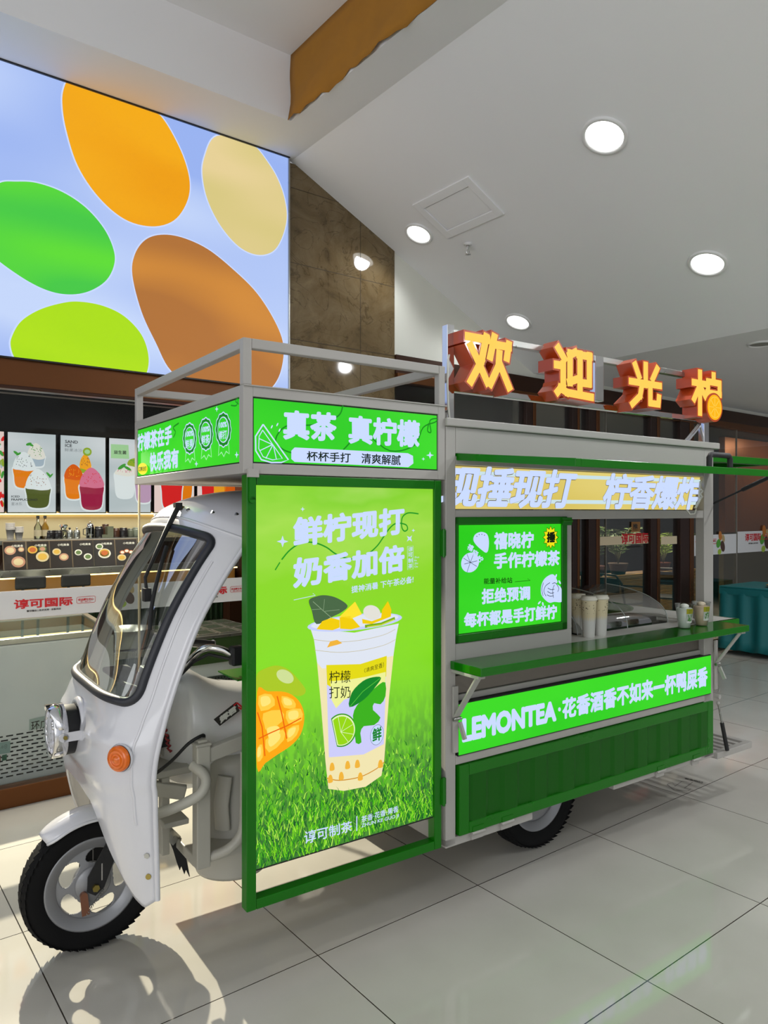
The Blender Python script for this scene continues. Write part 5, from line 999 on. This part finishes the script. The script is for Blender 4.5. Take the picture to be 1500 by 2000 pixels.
WT0, WT1, WS, WR = 4.68, 9.15, .83, .095
def inwin(s, t, g=0.):
    u, v = abs(s), abs(t - (WT0 + WT1) / 2); hu, hv = WS + g, (WT1 - WT0) / 2 + g * 4; r = WR; ru, rv = r, r * 5
    du, dv = (u - (hu - ru)) / ru, (v - (hv - rv)) / rv
    if du <= 0 or dv <= 0: return u < hu and v < hv
    return du * du + dv * dv < 1
def tgrid(i, s):
    tau = i / NT
    return 13 * tau / .82 if tau <= .82 else 13 + (tau - .82) / .18 * (tend(s) - 13)
S_ = [-1 + 2 * j / NS for j in range(NS + 1)]
rows = [[F(s, tgrid(i, s)) for s in S_] for i in range(NT + 1)]
mb = MB().grid(rows, m_paint, True, lambda i, j: not inwin((S_[j] + S_[j + 1]) / 2, tgrid(i + .5, S_[j])))
fa = mb.build('front_fairing', root, solid=.007)
for sg in (-1, 1):
    mb = MB().tube([F(sg, tgrid(i, sg)) + Vector((.003, 0, 0)) for i in range(8, NT + 1, 2)], .009, m_paint, 8)
    mb.tube([F(sg * (.9 + .03 * k / 39), 5.6 + k * .2) + Vector((-.002, 0, 0)) for k in range(40)], .006, m_paint, 8).build('edge_bead', fa)
# windscreen with rubber seal
path = []
hu, hv, ru, rv, tm = WS, (WT1 - WT0) / 2, WR, WR * 5, (WT0 + WT1) / 2
for cx, cy, a0 in ((hu - ru, hv - rv, 0), (-(hu - ru), hv - rv, 90), (-(hu - ru), -(hv - rv), 180), (hu - ru, -(hv - rv), 270)):
    for k in range(9): a = R(a0 + k * 11.25); path.append((cx + ru * math.cos(a), tm + cy + rv * math.sin(a)))
dense = []
for i in range(len(path)):
    a, b = path[i], path[(i + 1) % len(path)]; n = max(1, int(math.hypot(b[0] - a[0], (b[1] - a[1]) / 4) / .05))
    for k in range(n): dense.append((a[0] + (b[0] - a[0]) * k / n, a[1] + (b[1] - a[1]) * k / n))
MB().tube([F(s, t) + Vector((-.004, 0, 0)) for s, t in dense], .0165, m_gasket, 10, closed=True).build('windscreen_seal', fa)
gs, gt = [-.84 + 1.68 * j / 40 for j in range(41)], [WT0 - .2 + (WT1 - WT0 + .4) * i / 40 for i in range(41)]
MB().grid([[F(s, t) for s in gs] for t in gt], glass('windscreen glass', 'e6eeea', .5, 0, .0), True, lambda i, j: inwin((gs[j] + gs[j + 1]) / 2, (gt[i] + gt[i + 1]) / 2, .02)).build('windscreen', fa)
# sticker in the corner of the windscreen
mb = MB().grid([[F(s, t) + Vector((.006, 0, 0)) for s in (-.74, -.66, -.58, -.5)] for t in (7.1, 7.5, 8.0)], mat('cream sticker', 'd8d0b8', .5), False)
mb.build('inspection_sticker', fa)
# shelf under the screen
MB().box(-.22, -.12, .33, .9, .93, .95, m_blackm).box(-.2, -.13, .34, .46, .95, 1.03, m_blackm).build('dashboard', fa, bev=.006)
# bolts, ridge, wiper
for s, t in ((-.5, 3.6), (.05, 3.45), (.34, 3.35), (.62, 3.0), (.78, 2.55)):
    p = F(s, t); MB().cyl(p + Vector((.003, 0, -.002)), p + Vector((-.008, 0, .005)), .0065, m_steel, 10).build('bolt', fa)
mb = MB().tube([F(-.97 + k * .0485, 3.98) + Vector((-.002, 0, .001)) for k in range(41)], .006, m_paint, 8).build('brow_ridge', fa)
wp0 = F(.2, 3.4) + Vector((-.015, 0, .01)); wp1 = F(.58, 6.62) + Vector((-.03, 0, 0)); wb = [F(.44 + .032 * k, 5.45 + k * .19) + Vector((-.026, 0, 0)) for k in range(11)]
wpr = MB().cyl(wp0 + Vector((.03, 0, -.008)), wp0, .009, m_brass, 10).box(wp0.x - .014, wp0.x + .012, wp0.y - .014, wp0.y + .014, wp0.z - .01, wp0.z + .016, m_blackm).build('wiper', fa)
MB().tube([wp0, wp0 + (wp1 - wp0) * .3 + Vector((-.012, 0, 0)), wp1 + Vector((0, .02, .05)), wp1], [.011, .009, .006, .006], m_blackm, 8).box(wp1.x - .012, wp1.x + .012, wp1.y - .014, wp1.y + .014, wp1.z - .03, wp1.z + .015, m_blackm).build('wiper_arm', wpr, label='slender black arm')
MB().tube([p + Vector((.006, 0, 0)) for p in wb], .0075, m_blackm, 8).build('wiper_blade', wpr)
# headlight, indicators, bolts on the legs
lc = Vector((-.366, YC, .80)); ax = Vector((-1, 0, .0))
MB().tube([lc + Vector((-.004, .098 * math.cos(k * math.pi / 14), .098 * math.sin(k * math.pi / 14))) for k in range(28)], .013, m_paint, 10, closed=True).lathe([(.0, -.003), (.095, -.003)], lc, mat('recess grey', '8a8c8c', .5), (-1, 0, 0), 28, False).build('headlight_surround', fa)
hl = MB().lathe([(.0, -.01), (.06, -.01), (.086, .02), (.088, .062)], lc, m_blackm, ax, 36).build('headlight', fa, label='round headlight with black shell')
MB().lathe([(.086, .055), (.092, .06), (.093, .1), (.089, .105), (.081, .1), (.08, .075)], lc, m_chrome, ax, 36).build('headlight_bezel', hl, label='chrome bezel')
vis = [[lc + Vector((-h, .095 * math.cos(a), .095 * math.sin(a))) for a in [R(15 + k * 150 / 20) for k in range(21)]] for h in (.06, .118)]
vis[1] = [lc + Vector((-.118 + .03 * (abs(k - 10) / 10) ** 2, .095 * math.cos(R(15 + k * 7.5)), .095 * math.sin(R(15 + k * 7.5)))) for k in range(21)]
MB().grid(vis, m_chrome).build('headlight_visor', hl, solid=.003, label='chrome visor')
mb = MB().lathe([(0, .106), (.05, .104), (.079, .096)], lc, mat('faceted lens', 'd8d8e2', .2, .15, coat=.6, bump=.5, scale=90), ax, 32)
m_lens = MATS['faceted lens']
for i in range(60):
    r_ = .07 * math.sqrt(random.random()); a = random.random() * 6.28; p = lc + Vector((-.1, r_ * math.cos(a), r_ * math.sin(a))); mb.ball(p, .009, m_lens if i % 3 else m_chrome, 6, (.6, 1, 1))
mb.lathe([(0, .066), (.05, .068), (.08, .075)], lc, m_lens, ax, 28).build('headlight_lens', hl, label='clear faceted lens')
for sg in (-1, 1):
    y = YC + sg * .093
    MB().box(-.44, -.35, y - .0025, y + .0025, .782, .814, m_paint).cyl((-.44, y - .0025, .798), (-.44, y + .0025, .798), .016, m_paint, 16).cyl((-.436, y + sg * .002, .798), (-.436, y + sg * .01, .798), .007, m_brass, 8).build('headlight_bracket', hl)
m_amb = mat('amber plastic', 'e06800', .15, coat=.4)
for sg in (-1, 1):
    p = F(sg * .865, 11.1); n = (Vector((-.82, -.57 * sg, 0))).normalized()
    ti = MB().lathe([(0, 0), (.044, 0), (.046, .006), (.044, .012)], p - n * .002, m_paint, n, 28).build('turn_signal', fa)
    mb = MB().lathe([(.041, .01), (.041, .02), (.036, .026), (.03, .0265), (.03, .029), (.02, .029), (.02, .0265), (.012, .0265), (.01, .032), (0, .033)], p, m_amb, n, 28); mb.build('amber_lens', ti, label='ribbed amber lens')
for t, m_ in ((14.25, m_steel), (14.95, m_brass)):
    p = F(.965, t); n = Vector((-.55, -.83, 0)); MB().cyl(p, p + n * .008, .009, m_, 6 if m_ == m_steel else 14).build('bolt', fa)
# ---------------- front wheel, fork, mudguard
wc = Vector((-.33, YC, .238))
def wheel(name, c, Ro, wdt, rimR, parent, star=True):
    hw = wdt / 2
    prof = [(rimR, -hw * .72), (rimR + .012, -hw * .9), (Ro - .03, -hw), (Ro - .01, -hw * .86), (Ro, -hw * .45), (Ro + .001, 0), (Ro, hw * .45), (Ro - .01, hw * .86), (Ro - .03, hw), (rimR + .012, hw * .9), (rimR, hw * .72)]
    mb = MB().lathe(prof, c, m_rub, (0, 1, 0), 64)
    for k in range(54):
        a = 2 * math.pi * k / 54
        for j, y in enumerate((-.82, -.3, .3, .82)):
            aa = a + (.03 if j % 2 else 0); rr_ = Ro - (.0105 if abs(y) > .5 else .0005); d = Vector((math.cos(aa), 0, math.sin(aa))); t__ = Vector((-d.z, 0, d.x)); p = c + d * rr_ + Vector((0, y * hw, 0))
            sk = Vector((0, .006 * (1 if j % 2 else -1), 0)); w_ = Vector((0, hw * .18, 0)); o = d * (.001 if abs(y) > .5 else .0014)
            q = [p - t__ * .0115 - w_ - sk, p + t__ * .0115 - w_ + sk, p + t__ * .0115 + w_ + sk, p - t__ * .0115 + w_ - sk]
            mb.prism([v - o for v in q], o * 2, m_rub)
    W_ = mb.build(name, parent)
    mb = MB().lathe([(rimR - .035, -hw * .35), (rimR - .03, -hw * .55), (rimR - .008, -hw * .62), (rimR + .002, -hw * .8), (rimR + .006, -hw * .8), (rimR + .004, -hw * .5), (rimR - .005, -hw * .3), (rimR - .005, hw * .5), (rimR + .006, hw * .8), (rimR - .01, hw * .6)], c, m_rim, (0, 1, 0), 56)
    NA, NR = (360, 40) if star else (90, 8); r0, r1 = .03, rimR - .028
    def pt(i, j):
        r = r0 + (r1 - r0) * i / NR; a = 2 * math.pi * j / NA
        return c + Vector((r * math.cos(a), -hw * .42 - .012 * (1 - i / NR), r * math.sin(a)))
    def hole(i, j):
        if not star: return False
        r = r0 + (r1 - r0) * (i + .5) / NR; a = 2 * math.pi * (j + .5) / NA; k = ((a - .698) % (2 * math.pi / 5)) - math.pi / 5
        return ((r - rimR * .62) / (rimR * .17)) ** 2 + ((k * r) / (rimR * .3)) ** 2 < 1
    mb.grid([[pt(i, j) for j in range(NA + 1)] for i in range(NR + 1)], m_rim, True, lambda i, j: not hole(i, j))
    mb.build('rim', W_, solid=.006 if star else .003)
    MB().lathe([(0, -.02), (rimR * .36, -.02), (rimR * .4, -.012), (rimR * .4, .03)], c + Vector((0, -hw * .42 + .0, 0)), m_rim, (0, 1, 0), 40).lathe([(0, -.028), (rimR * .14, -.028), (rimR * .16, -.018)], c + Vector((0, -hw * .42, 0)), m_rim, (0, 1, 0), 24).build('hub', W_)
    return W_
fw_ = wheel('front_wheel', wc, .236, .1, .158, root)
lv = MB().beam(wc + Vector((-.035, -.05, -.03)), wc + Vector((-.028, -.05, -.1)), .026, .006, m_copp, (0, 1, 0)).cyl(wc + Vector((-.035, -.055, -.03)), wc + Vector((-.035, -.04, -.03)), .013, m_copp, 12).build('brake_lever', fw_, label='coppered brake lever')
sp_pts = [wc + Vector((-.028 + .06 * k / 60 + .0, -.052 + .005 * math.cos(k * 1.2), -.1 + .075 * k / 60 + .005 * math.sin(k * 1.2))) for k in range(61)]
MB().tube(sp_pts, .0012, m_steel, 5).build('brake_spring', fw_)
fk = MB()
for sg in (-1, 1):
    y = YC + sg * .067
    fk.prism([wc + Vector((-.028, y - YC - .004, -.01)), wc + Vector((-.0, y - YC - .004, -.03)), wc + Vector((.03, y - YC - .004, -.008)), wc + Vector((.085, y - YC - .004, .13)), wc + Vector((.04, y - YC - .004, .15)), wc + Vector((-.025, y - YC - .004, .04))], (0, .008, 0), m_blackm)
    fk.cyl(wc + Vector((.055, y - YC, .12)), (-.1, y, .72), .02, m_blackm, 14)
    fk.box(wc.x + .02, wc.x + .024, y - .0055, y - .0045, wc.z + .02, wc.z + .08, m_gry)
    fk.cyl(wc + Vector((0, y - YC, 0)), wc + Vector((0, y - YC + sg * .016, 0)), .013, m_brass, 6)
fk.box(-.13, -.07, YC - .09, YC + .09, .7, .74, m_blackm).cyl((-.1, YC, .7), (-.06, YC, .93), .022, m_blackm, 14)
fk.build('front_fork', root)
rows = []
for i in range(29):
    a = R(130 - i * 3.7); r = []
    for j in range(13):
        u = -1 + j / 6; rr_ = .268 - .03 * abs(u) ** 2.4 - (.006 if abs(u) < .35 else 0) * 0; wdt = .068 * (1 - .35 * max(0, (3 - i) / 3) ** 2)
        r.append(wc + Vector((rr_ * math.cos(a), u * wdt, rr_ * math.sin(a))))
    rows.append(r)
mg_ = MB().grid(rows, m_paint); mg_.tube([r[0] for r in rows], .004, m_paint, 6).tube([r[-1] for r in rows], .004, m_paint, 6).build('front_mudguard', root, solid=.004)
# ---------------- frame, tank, handlebar
m_tank = mat('white tank plastic', 'e4e4e4', .25, coat=.5, var=.02)
fr = MB()
fr.beam((-.1, YC, .80), (.02, YC, .66), .11, .16, m_gry2).beam((.02, YC, .66), (.4, YC, .55), .1, .12, m_gry2).cyl((-.12, YC, .74), (-.075, YC, .9), .035, m_gry2, 16)
fr.box(-.2, -.02, .42, .8, .62, .645, m_gry2).box(-.2, -.16, .5, .72, .4, .62, m_gry2)
fr.build('steering_frame', root, bev=.004)
cg = MB(); yb_ = .3
cg.box(-.052, -.002, yb_ - .025, yb_ + .025, .325, .755, m_gry2).box(-.056, .002, yb_ - .028, yb_ + .028, .755, .765, m_gry2).box(-.045, -.009, yb_ - .018, yb_ + .018, .765, .776, m_gry2)
cg.beam((-.02, yb_, .715), (.3, yb_, .775), .04, .05, m_gry2)
cg.tube(spline([(-.22, yb_ - .02, .555), (-.14, yb_ - .05, .575), (-.06, yb_ - .08, .615), (-.035, yb_ - .06, .66), (-.06, yb_, .69)], 6, False), .018, m_gry2, 12)
cg.tube(spline([(.0, yb_, .35), (.06, yb_ - .04, .38), (.105, yb_ - .05, .43), (.115, yb_ - .05, .52), (.118, yb_ - .05, .72)], 6, False), .018, m_gry2, 12)
cg.box(-.05, .3, yb_ + .02, .95, .32, .36, m_gry2).box(-.13, -.1, .42, .46, .34, .62, m_gry2).box(-.14, -.05, .36, .5, .46, .48, m_gry2).beam((-.05, .4, .56), (-.2, .45, .6), .03, .05, m_gry2)
cg.build('side_frame', root, bev=.004)
MB().lathe([(0, .20), (.135, .20), (.14, .215), (.14, .33), (.146, .335), (.146, .35), (.138, .355), (.138, .63), (.12, .66), (0, .66)], (.17, .5, 0), m_gry2, (0, 0, 1), 40).build('battery_drum', root)
MB().tube([(.085, .38, .4), (.075, .37, .5), (.09, .37, .6)], .03, m_gry2, 12, flat=.4).build('drum_boss', root)
mb = MB(); secs = []
for x, hw_, zt, zb_ in ((-.085, .04, .86, .6), (-.06, .12, .93, .56), (-.02, .17, .985, .55), (.03, .19, .975, .54), (.09, .2, .925, .54), (.16, .21, .9, .55), (.25, .22, .885, .55), (.34, .2, .87, .56)):
    secs.append([Vector((x, YC + hw_ * c_, zb_ + (zt - zb_) * v_)) for c_, v_ in ((-.55, 0), (-.98, .15), (-1, .45), (-.9, .75), (-.6, .93), (-.2, 1), (.2, 1), (.6, .93), (.9, .75), (1, .45), (.98, .15), (.55, 0))])
mb.grid(secs, m_tank); mb.ngon(secs[0][::-1], m_tank); tk = mb.build('tank_cover', root, sub=1)
PT = SIDE(YC - .232)
Zt = lambda L: [(300 + a / 6.667, 1180 + b / 6.667) for a, b in L]
mb = MB().pp(PT, Zt([(780, 1500), (1075, 1270), (1120, 1390), (862, 1585)]), m_dark, 1).ln(PT, Zt([(1040, 1320), (1085, 1285), (1150, 1340), (1140, 1365), (1100, 1340)]), 3, m_red, 2)
mb.tx(PT, '辉君', Zt([(850, 1470), (1065, 1310), (1085, 1390), (870, 1560)]), m_white, .06, 2); mb.build('tank_decal', tk, label='black and red decal with pale lettering')
hb = MB().tube(spline([(-.07, YC, .92), (-.045, YC - .07, .95), (-.015, YC - .2, 1.05), (.01, YC - .25, 1.085), (.06, YC - .28, 1.08), (.12, YC - .3, 1.05), (.26, YC - .32, 1.01)], 8, False), .0125, m_chrome, 12)
hb.tube(spline([(-.07, YC, .92), (-.045, YC + .07, .95), (-.015, YC + .2, 1.04), (.01, YC + .25, 1.06), (.06, YC + .28, 1.04), (.12, YC + .3, 1.01), (.22, YC + .32, .99)], 8, False), .0125, m_chrome, 12)
hbo = hb.build('handlebar', root)
MB().box(-.1, -.04, YC - .05, YC + .05, .9, .945, m_blackm).build('bar_clamp', hbo, bev=.006)
for sg, dz in ((-1, 0), (1, -.03)):
    a, b = Vector((.13, YC + sg * .303, 1.046 + dz)), Vector((.26, YC + sg * .32, 1.008 + dz * .7))
    MB().cyl(a, b, .018, m_blackm, 16).cyl(b, b + (b - a) * .04, .022, m_chrome, 16).build('grip', hbo)
    MB().box(.085, .135, YC + sg * .3 - .022, YC + sg * .3 + .022, 1.02 + dz, 1.09 + dz, m_blackm).build('switch_pod', hbo, bev=.008)
MB().tube([(-.045, YC - .07, .935), (-.015, YC - .2, 1.03), (.02, YC - .255, 1.062), (.1, YC - .295, 1.04)], .006, m_blackm, 8).build('brake_cable', hbo)
MB().box(.07, .26, YC - .4, YC - .22, .985, .99, m_green).build('green_plate', root)
MB().tube(spline([(-.165, .45, .62), (-.12, .35, .70), (-.07, .31, .765), (-.02, .31, .785), (.005, .36, .76)], 6, False), .006, m_blackm, 8).build('control_cable', root)
MB().tube([Vector((-.13 + .04 * k / 40, .45, .9 - .2 * k / 40)) + Vector((.006 * math.cos(k * 1.6), .006 * math.sin(k * 1.6), 0)) for k in range(41)], .004, mat('red sheathed cable', '8a2226', .5), 6).build('coiled_cable', root)
fl_ = [side(a, b, .5) for a, b in ((320, 1618), (350, 1636), (362, 1672), (370, 1713), (363, 1699), (360, 1708), (354, 1692), (351, 1700), (345, 1684), (338, 1660))]
MB().prism(fl_, (.004, .006, 0), m_blackm).beam(side(300, 1598, .49), side(345, 1642, .49), .04, .01, m_steel, (0, 1, 0)).build('mud_flap', root)
# rear axle
for y, nm in ((.27, 0), (BW - .27, 1)):
    wheel('rear_wheel', Vector((1.59, y, .252)), .25, .13, .165, root, False)
MB().cyl((1.59, .3, .252), (1.59, BW - .3, .252), .028, m_gry2, 16).ball((1.59, YC, .252), .09, m_gry2).beam((1.1, .4, .3), (2.1, .4, .3), .05, .02, m_gry2).beam((1.1, BW - .4, .3), (2.1, BW - .4, .3), .05, .02, m_gry2).beam((.3, .42, .325), (2.6, .42, .325), .05, .03, m_gry2).beam((.3, BW - .42, .325), (2.6, BW - .42, .325), .05, .03, m_gry2).build('rear_axle', root)
MB().box(.24, .84, .22, 1.0, .335, .36, m_gry2).build('light_block_pan', root, bev=.003)  # hidden plate added to block the spot's light streak under the door
mb = MB().box(.3, .8, .35, .88, .45, .7, m_gry2).box(.32, .8, .37, .86, .7, .78, m_blackm); mb.build('driver_seat', root, bev=.02)

# ---------------- things standing on the cart
def put(o, p, z): o.location = glo((p[0], p[1], z)); o.rotation_euler.z = -VA; return o
m_paper = mat('cream paper cup', 'cfc3a0', .6); m_prt = mat('brown cup print', '4a4232', .7); m_lid = mat('white cup lid', 'd8d4c6', .4); m_ribbed = mat('ribbed clear plastic', 'cacac4', .25)
def tall_cups(x, y, lab, sc=1.):
    r = empty('cup_stack', glo((x, y, .988)), lab, 'cups', 'stacks of tall printed cups on the worktop', -VA)
    h = .185 * sc; prof = [(.024, 0), (.027, 0), (.036, h * .94), (.038, h * .95)]
    mb = MB(); n = 40
    rows = []
    for i in range(12):
        z = h * .52 * i / 11; rr_ = .026 + .0085 * z / h; rows.append([Vector(((rr_ + .0012 * (k % 2)) * math.cos(2 * math.pi * k / n), (rr_ + .0012 * (k % 2)) * math.sin(2 * math.pi * k / n), z)) for k in range(n + 1)])
    mb.grid(rows, m_ribbed); mb.build('ribbed_cup', r)
    MB().lathe([(.0275, h * .3), (.0312, h * .5), (.036, h * .95)], (0, 0, 0), m_paper, seg=32).build('paper_cup', r)
    MB().lathe([(.036, h * .94), (.0395, h * .95), (.0395, h * .985), (.036, h * 1.0), (.034, h * 1.05), (0, h * 1.05)], (0, 0, 0), m_lid, seg=32).build('lid', r)
    mb = MB(); q = random.Random(int(x * 1000))
    for k in range(60):
        a = q.random() * 6.28; z = h * (.55 + .36 * q.random()); rr_ = .0275 + .0085 * (z / h - .3) / .65 + .0008; da = .05 + q.random() * .12; dz = h * (.01 + .02 * q.random())
        P = lambda aa, zz: Vector((rr_ * math.cos(aa), rr_ * math.sin(aa), zz)); mb.add([P(a, z), P(a + da, z), P(a + da, z + dz), P(a, z + dz)], [(0, 1, 2, 3)], m_prt)
    mb.build('cup_print', r)
tall_cups(1.80, .10, 'stack of tall printed paper cups with lid, frontmost on the worktop', 1.0); tall_cups(1.885, .10, 'stack of tall printed paper cups with lid, right of the frontmost stack'); tall_cups(1.83, .19, 'stack of tall printed paper cups mostly hidden behind the frontmost two')
def drink(x, y, liq, lab, swirl):
    r = empty('iced_drink', glo((x, y, 1.0)), lab, 'drink', 'drinks on the serving shelf', -VA); h = .118
    MB().lathe([(0, .002), (.027, .002), (.029, .0), (.031, .01), (.0435, h), (.046, h), (.046, h + .004), (.0425, h + .004)], (0, 0, 0), m_clear, seg=36).build('plastic_cup', r)
    MB().lathe([(0, .004), (.027, .004), (.04, h * .82), (.035, h * .86), (0, h * .86)], (0, 0, 0), liq, seg=36).build('milk_tea', r)
    MB().ball((.005, .004, h * .93), .022, swirl, 14, (1, 1, .55)).ball((-.012, -.005, h * .9), .016, swirl, 12, (1, 1, .6)).build('foam', r)
    n = 14; a0 = R(-132); rr_ = lambda z: .0312 + .0125 * (z - .01) / h
    lab_rows = [[Vector((rr_(z) * math.cos(a0 + .09 * k), rr_(z) * math.sin(a0 + .09 * k), z)) for k in range(n)] for z in (.03, .05, .075, .1)]
    mb = MB().grid(lab_rows[:3], mat('white drink label', 'd4d8d0', .5)).grid(lab_rows[2:], mat('yellow drink label', 'c8c020', .5))
    for k in range(30):
        i = random.random(); z = .036 + random.random() * .03; a = a0 + .15 + .75 * i; q = (rr_(z) + .0008); mb.add([Vector((q * math.cos(a), q * math.sin(a), z)), Vector((q * math.cos(a + .14), q * math.sin(a + .14), z + .003)), Vector((q * math.cos(a + .1), q * math.sin(a + .1), z + .012))], [(0, 1, 2)], mat('green label print', '3a7a22', .5))
    for zz in (.078, .089):
        for kk in (3, 6): 
            for dd in (0, .005): a = a0 + .09 * kk; q = rr_(zz) + .0009; mb.add([Vector((q * math.cos(a), q * math.sin(a), zz + dd)), Vector((q * math.cos(a + .2), q * math.sin(a + .2), zz + dd)), Vector((q * math.cos(a + .2), q * math.sin(a + .2), zz + dd + .002)), Vector((q * math.cos(a), q * math.sin(a), zz + dd + .002))], [(0, 1, 2, 3)], mat('dark label text', '4a6a20', .5))
    mb.build('cup_label', r)
drink(2.345, -.045, mat('white milk', 'eef2ea', .3), 'clear cup of white milky drink with a lemon slice, left one on the green shelf', mat('white foam', 'e6e8e0', .5))
drink(2.492, -.045, mat('pink brown milk tea', 'e2c8ae', .3), 'clear cup of pinkish brown milk tea, right one on the green shelf', mat('beige foam', 'd8c8b0', .5))
# bubble shaped display cover on the worktop
dc = empty('display_cover', glo((2.15, .36, .988)), 'curved clear acrylic display cover over dark trays on the worktop', 'display case', None, -VA)
prof = [(-.2, .0), (-.19, .05), (-.15, .095), (-.08, .13), (.0, .152), (.1, .168), (.2, .176)]
pr = [Vector((a, b, 0)) for a, b in prof]; pr = spline([(a, b, 0) for a, b in prof], 4, False)
w_ = .36
mb = MB().grid([[Vector((-w_, p.x, p.y)) for p in pr], [Vector((w_, p.x, p.y)) for p in pr]], m_clear)
for x in (-w_, w_): mb.ngon([Vector((x, p.x, p.y)) for p in pr] + [Vector((x, .2, 0))], m_clear)
mb.build('acrylic_cover', dc)
for x in (-w_, 0.02, w_): MB().tube([Vector((x, p.x, p.y + .001)) for p in pr], .0022, mat('acrylic edge', 'a8b0ae', .2), 6).build('cover_edge', dc)
MB().tube([(-.03, -.03, .148), (-.03, -.03, .17), (.08, -.01, .177), (.08, -.01, .154)], .005, m_clear, 8).build('lid_handle', dc)
MB().box(-w_ + .004, w_ - .004, -.195, .2, 0, .006, m_blackm).build('tray_base', dc)
for k in range(4): MB().box(-.33 + k * .17, -.18 + k * .17, -.15, .17, .006, .03, m_blackm).ball((-.255 + k * .17, 0, .025), .06, [mat('olive topping', '3c4420', .4), mat('brown topping', '3a2814', .4), mat('dark jelly', '161210', .2), mat('amber topping', '5a3a14', .4)][k], 14, (1, 2, .3)).build('topping_tray', dc)
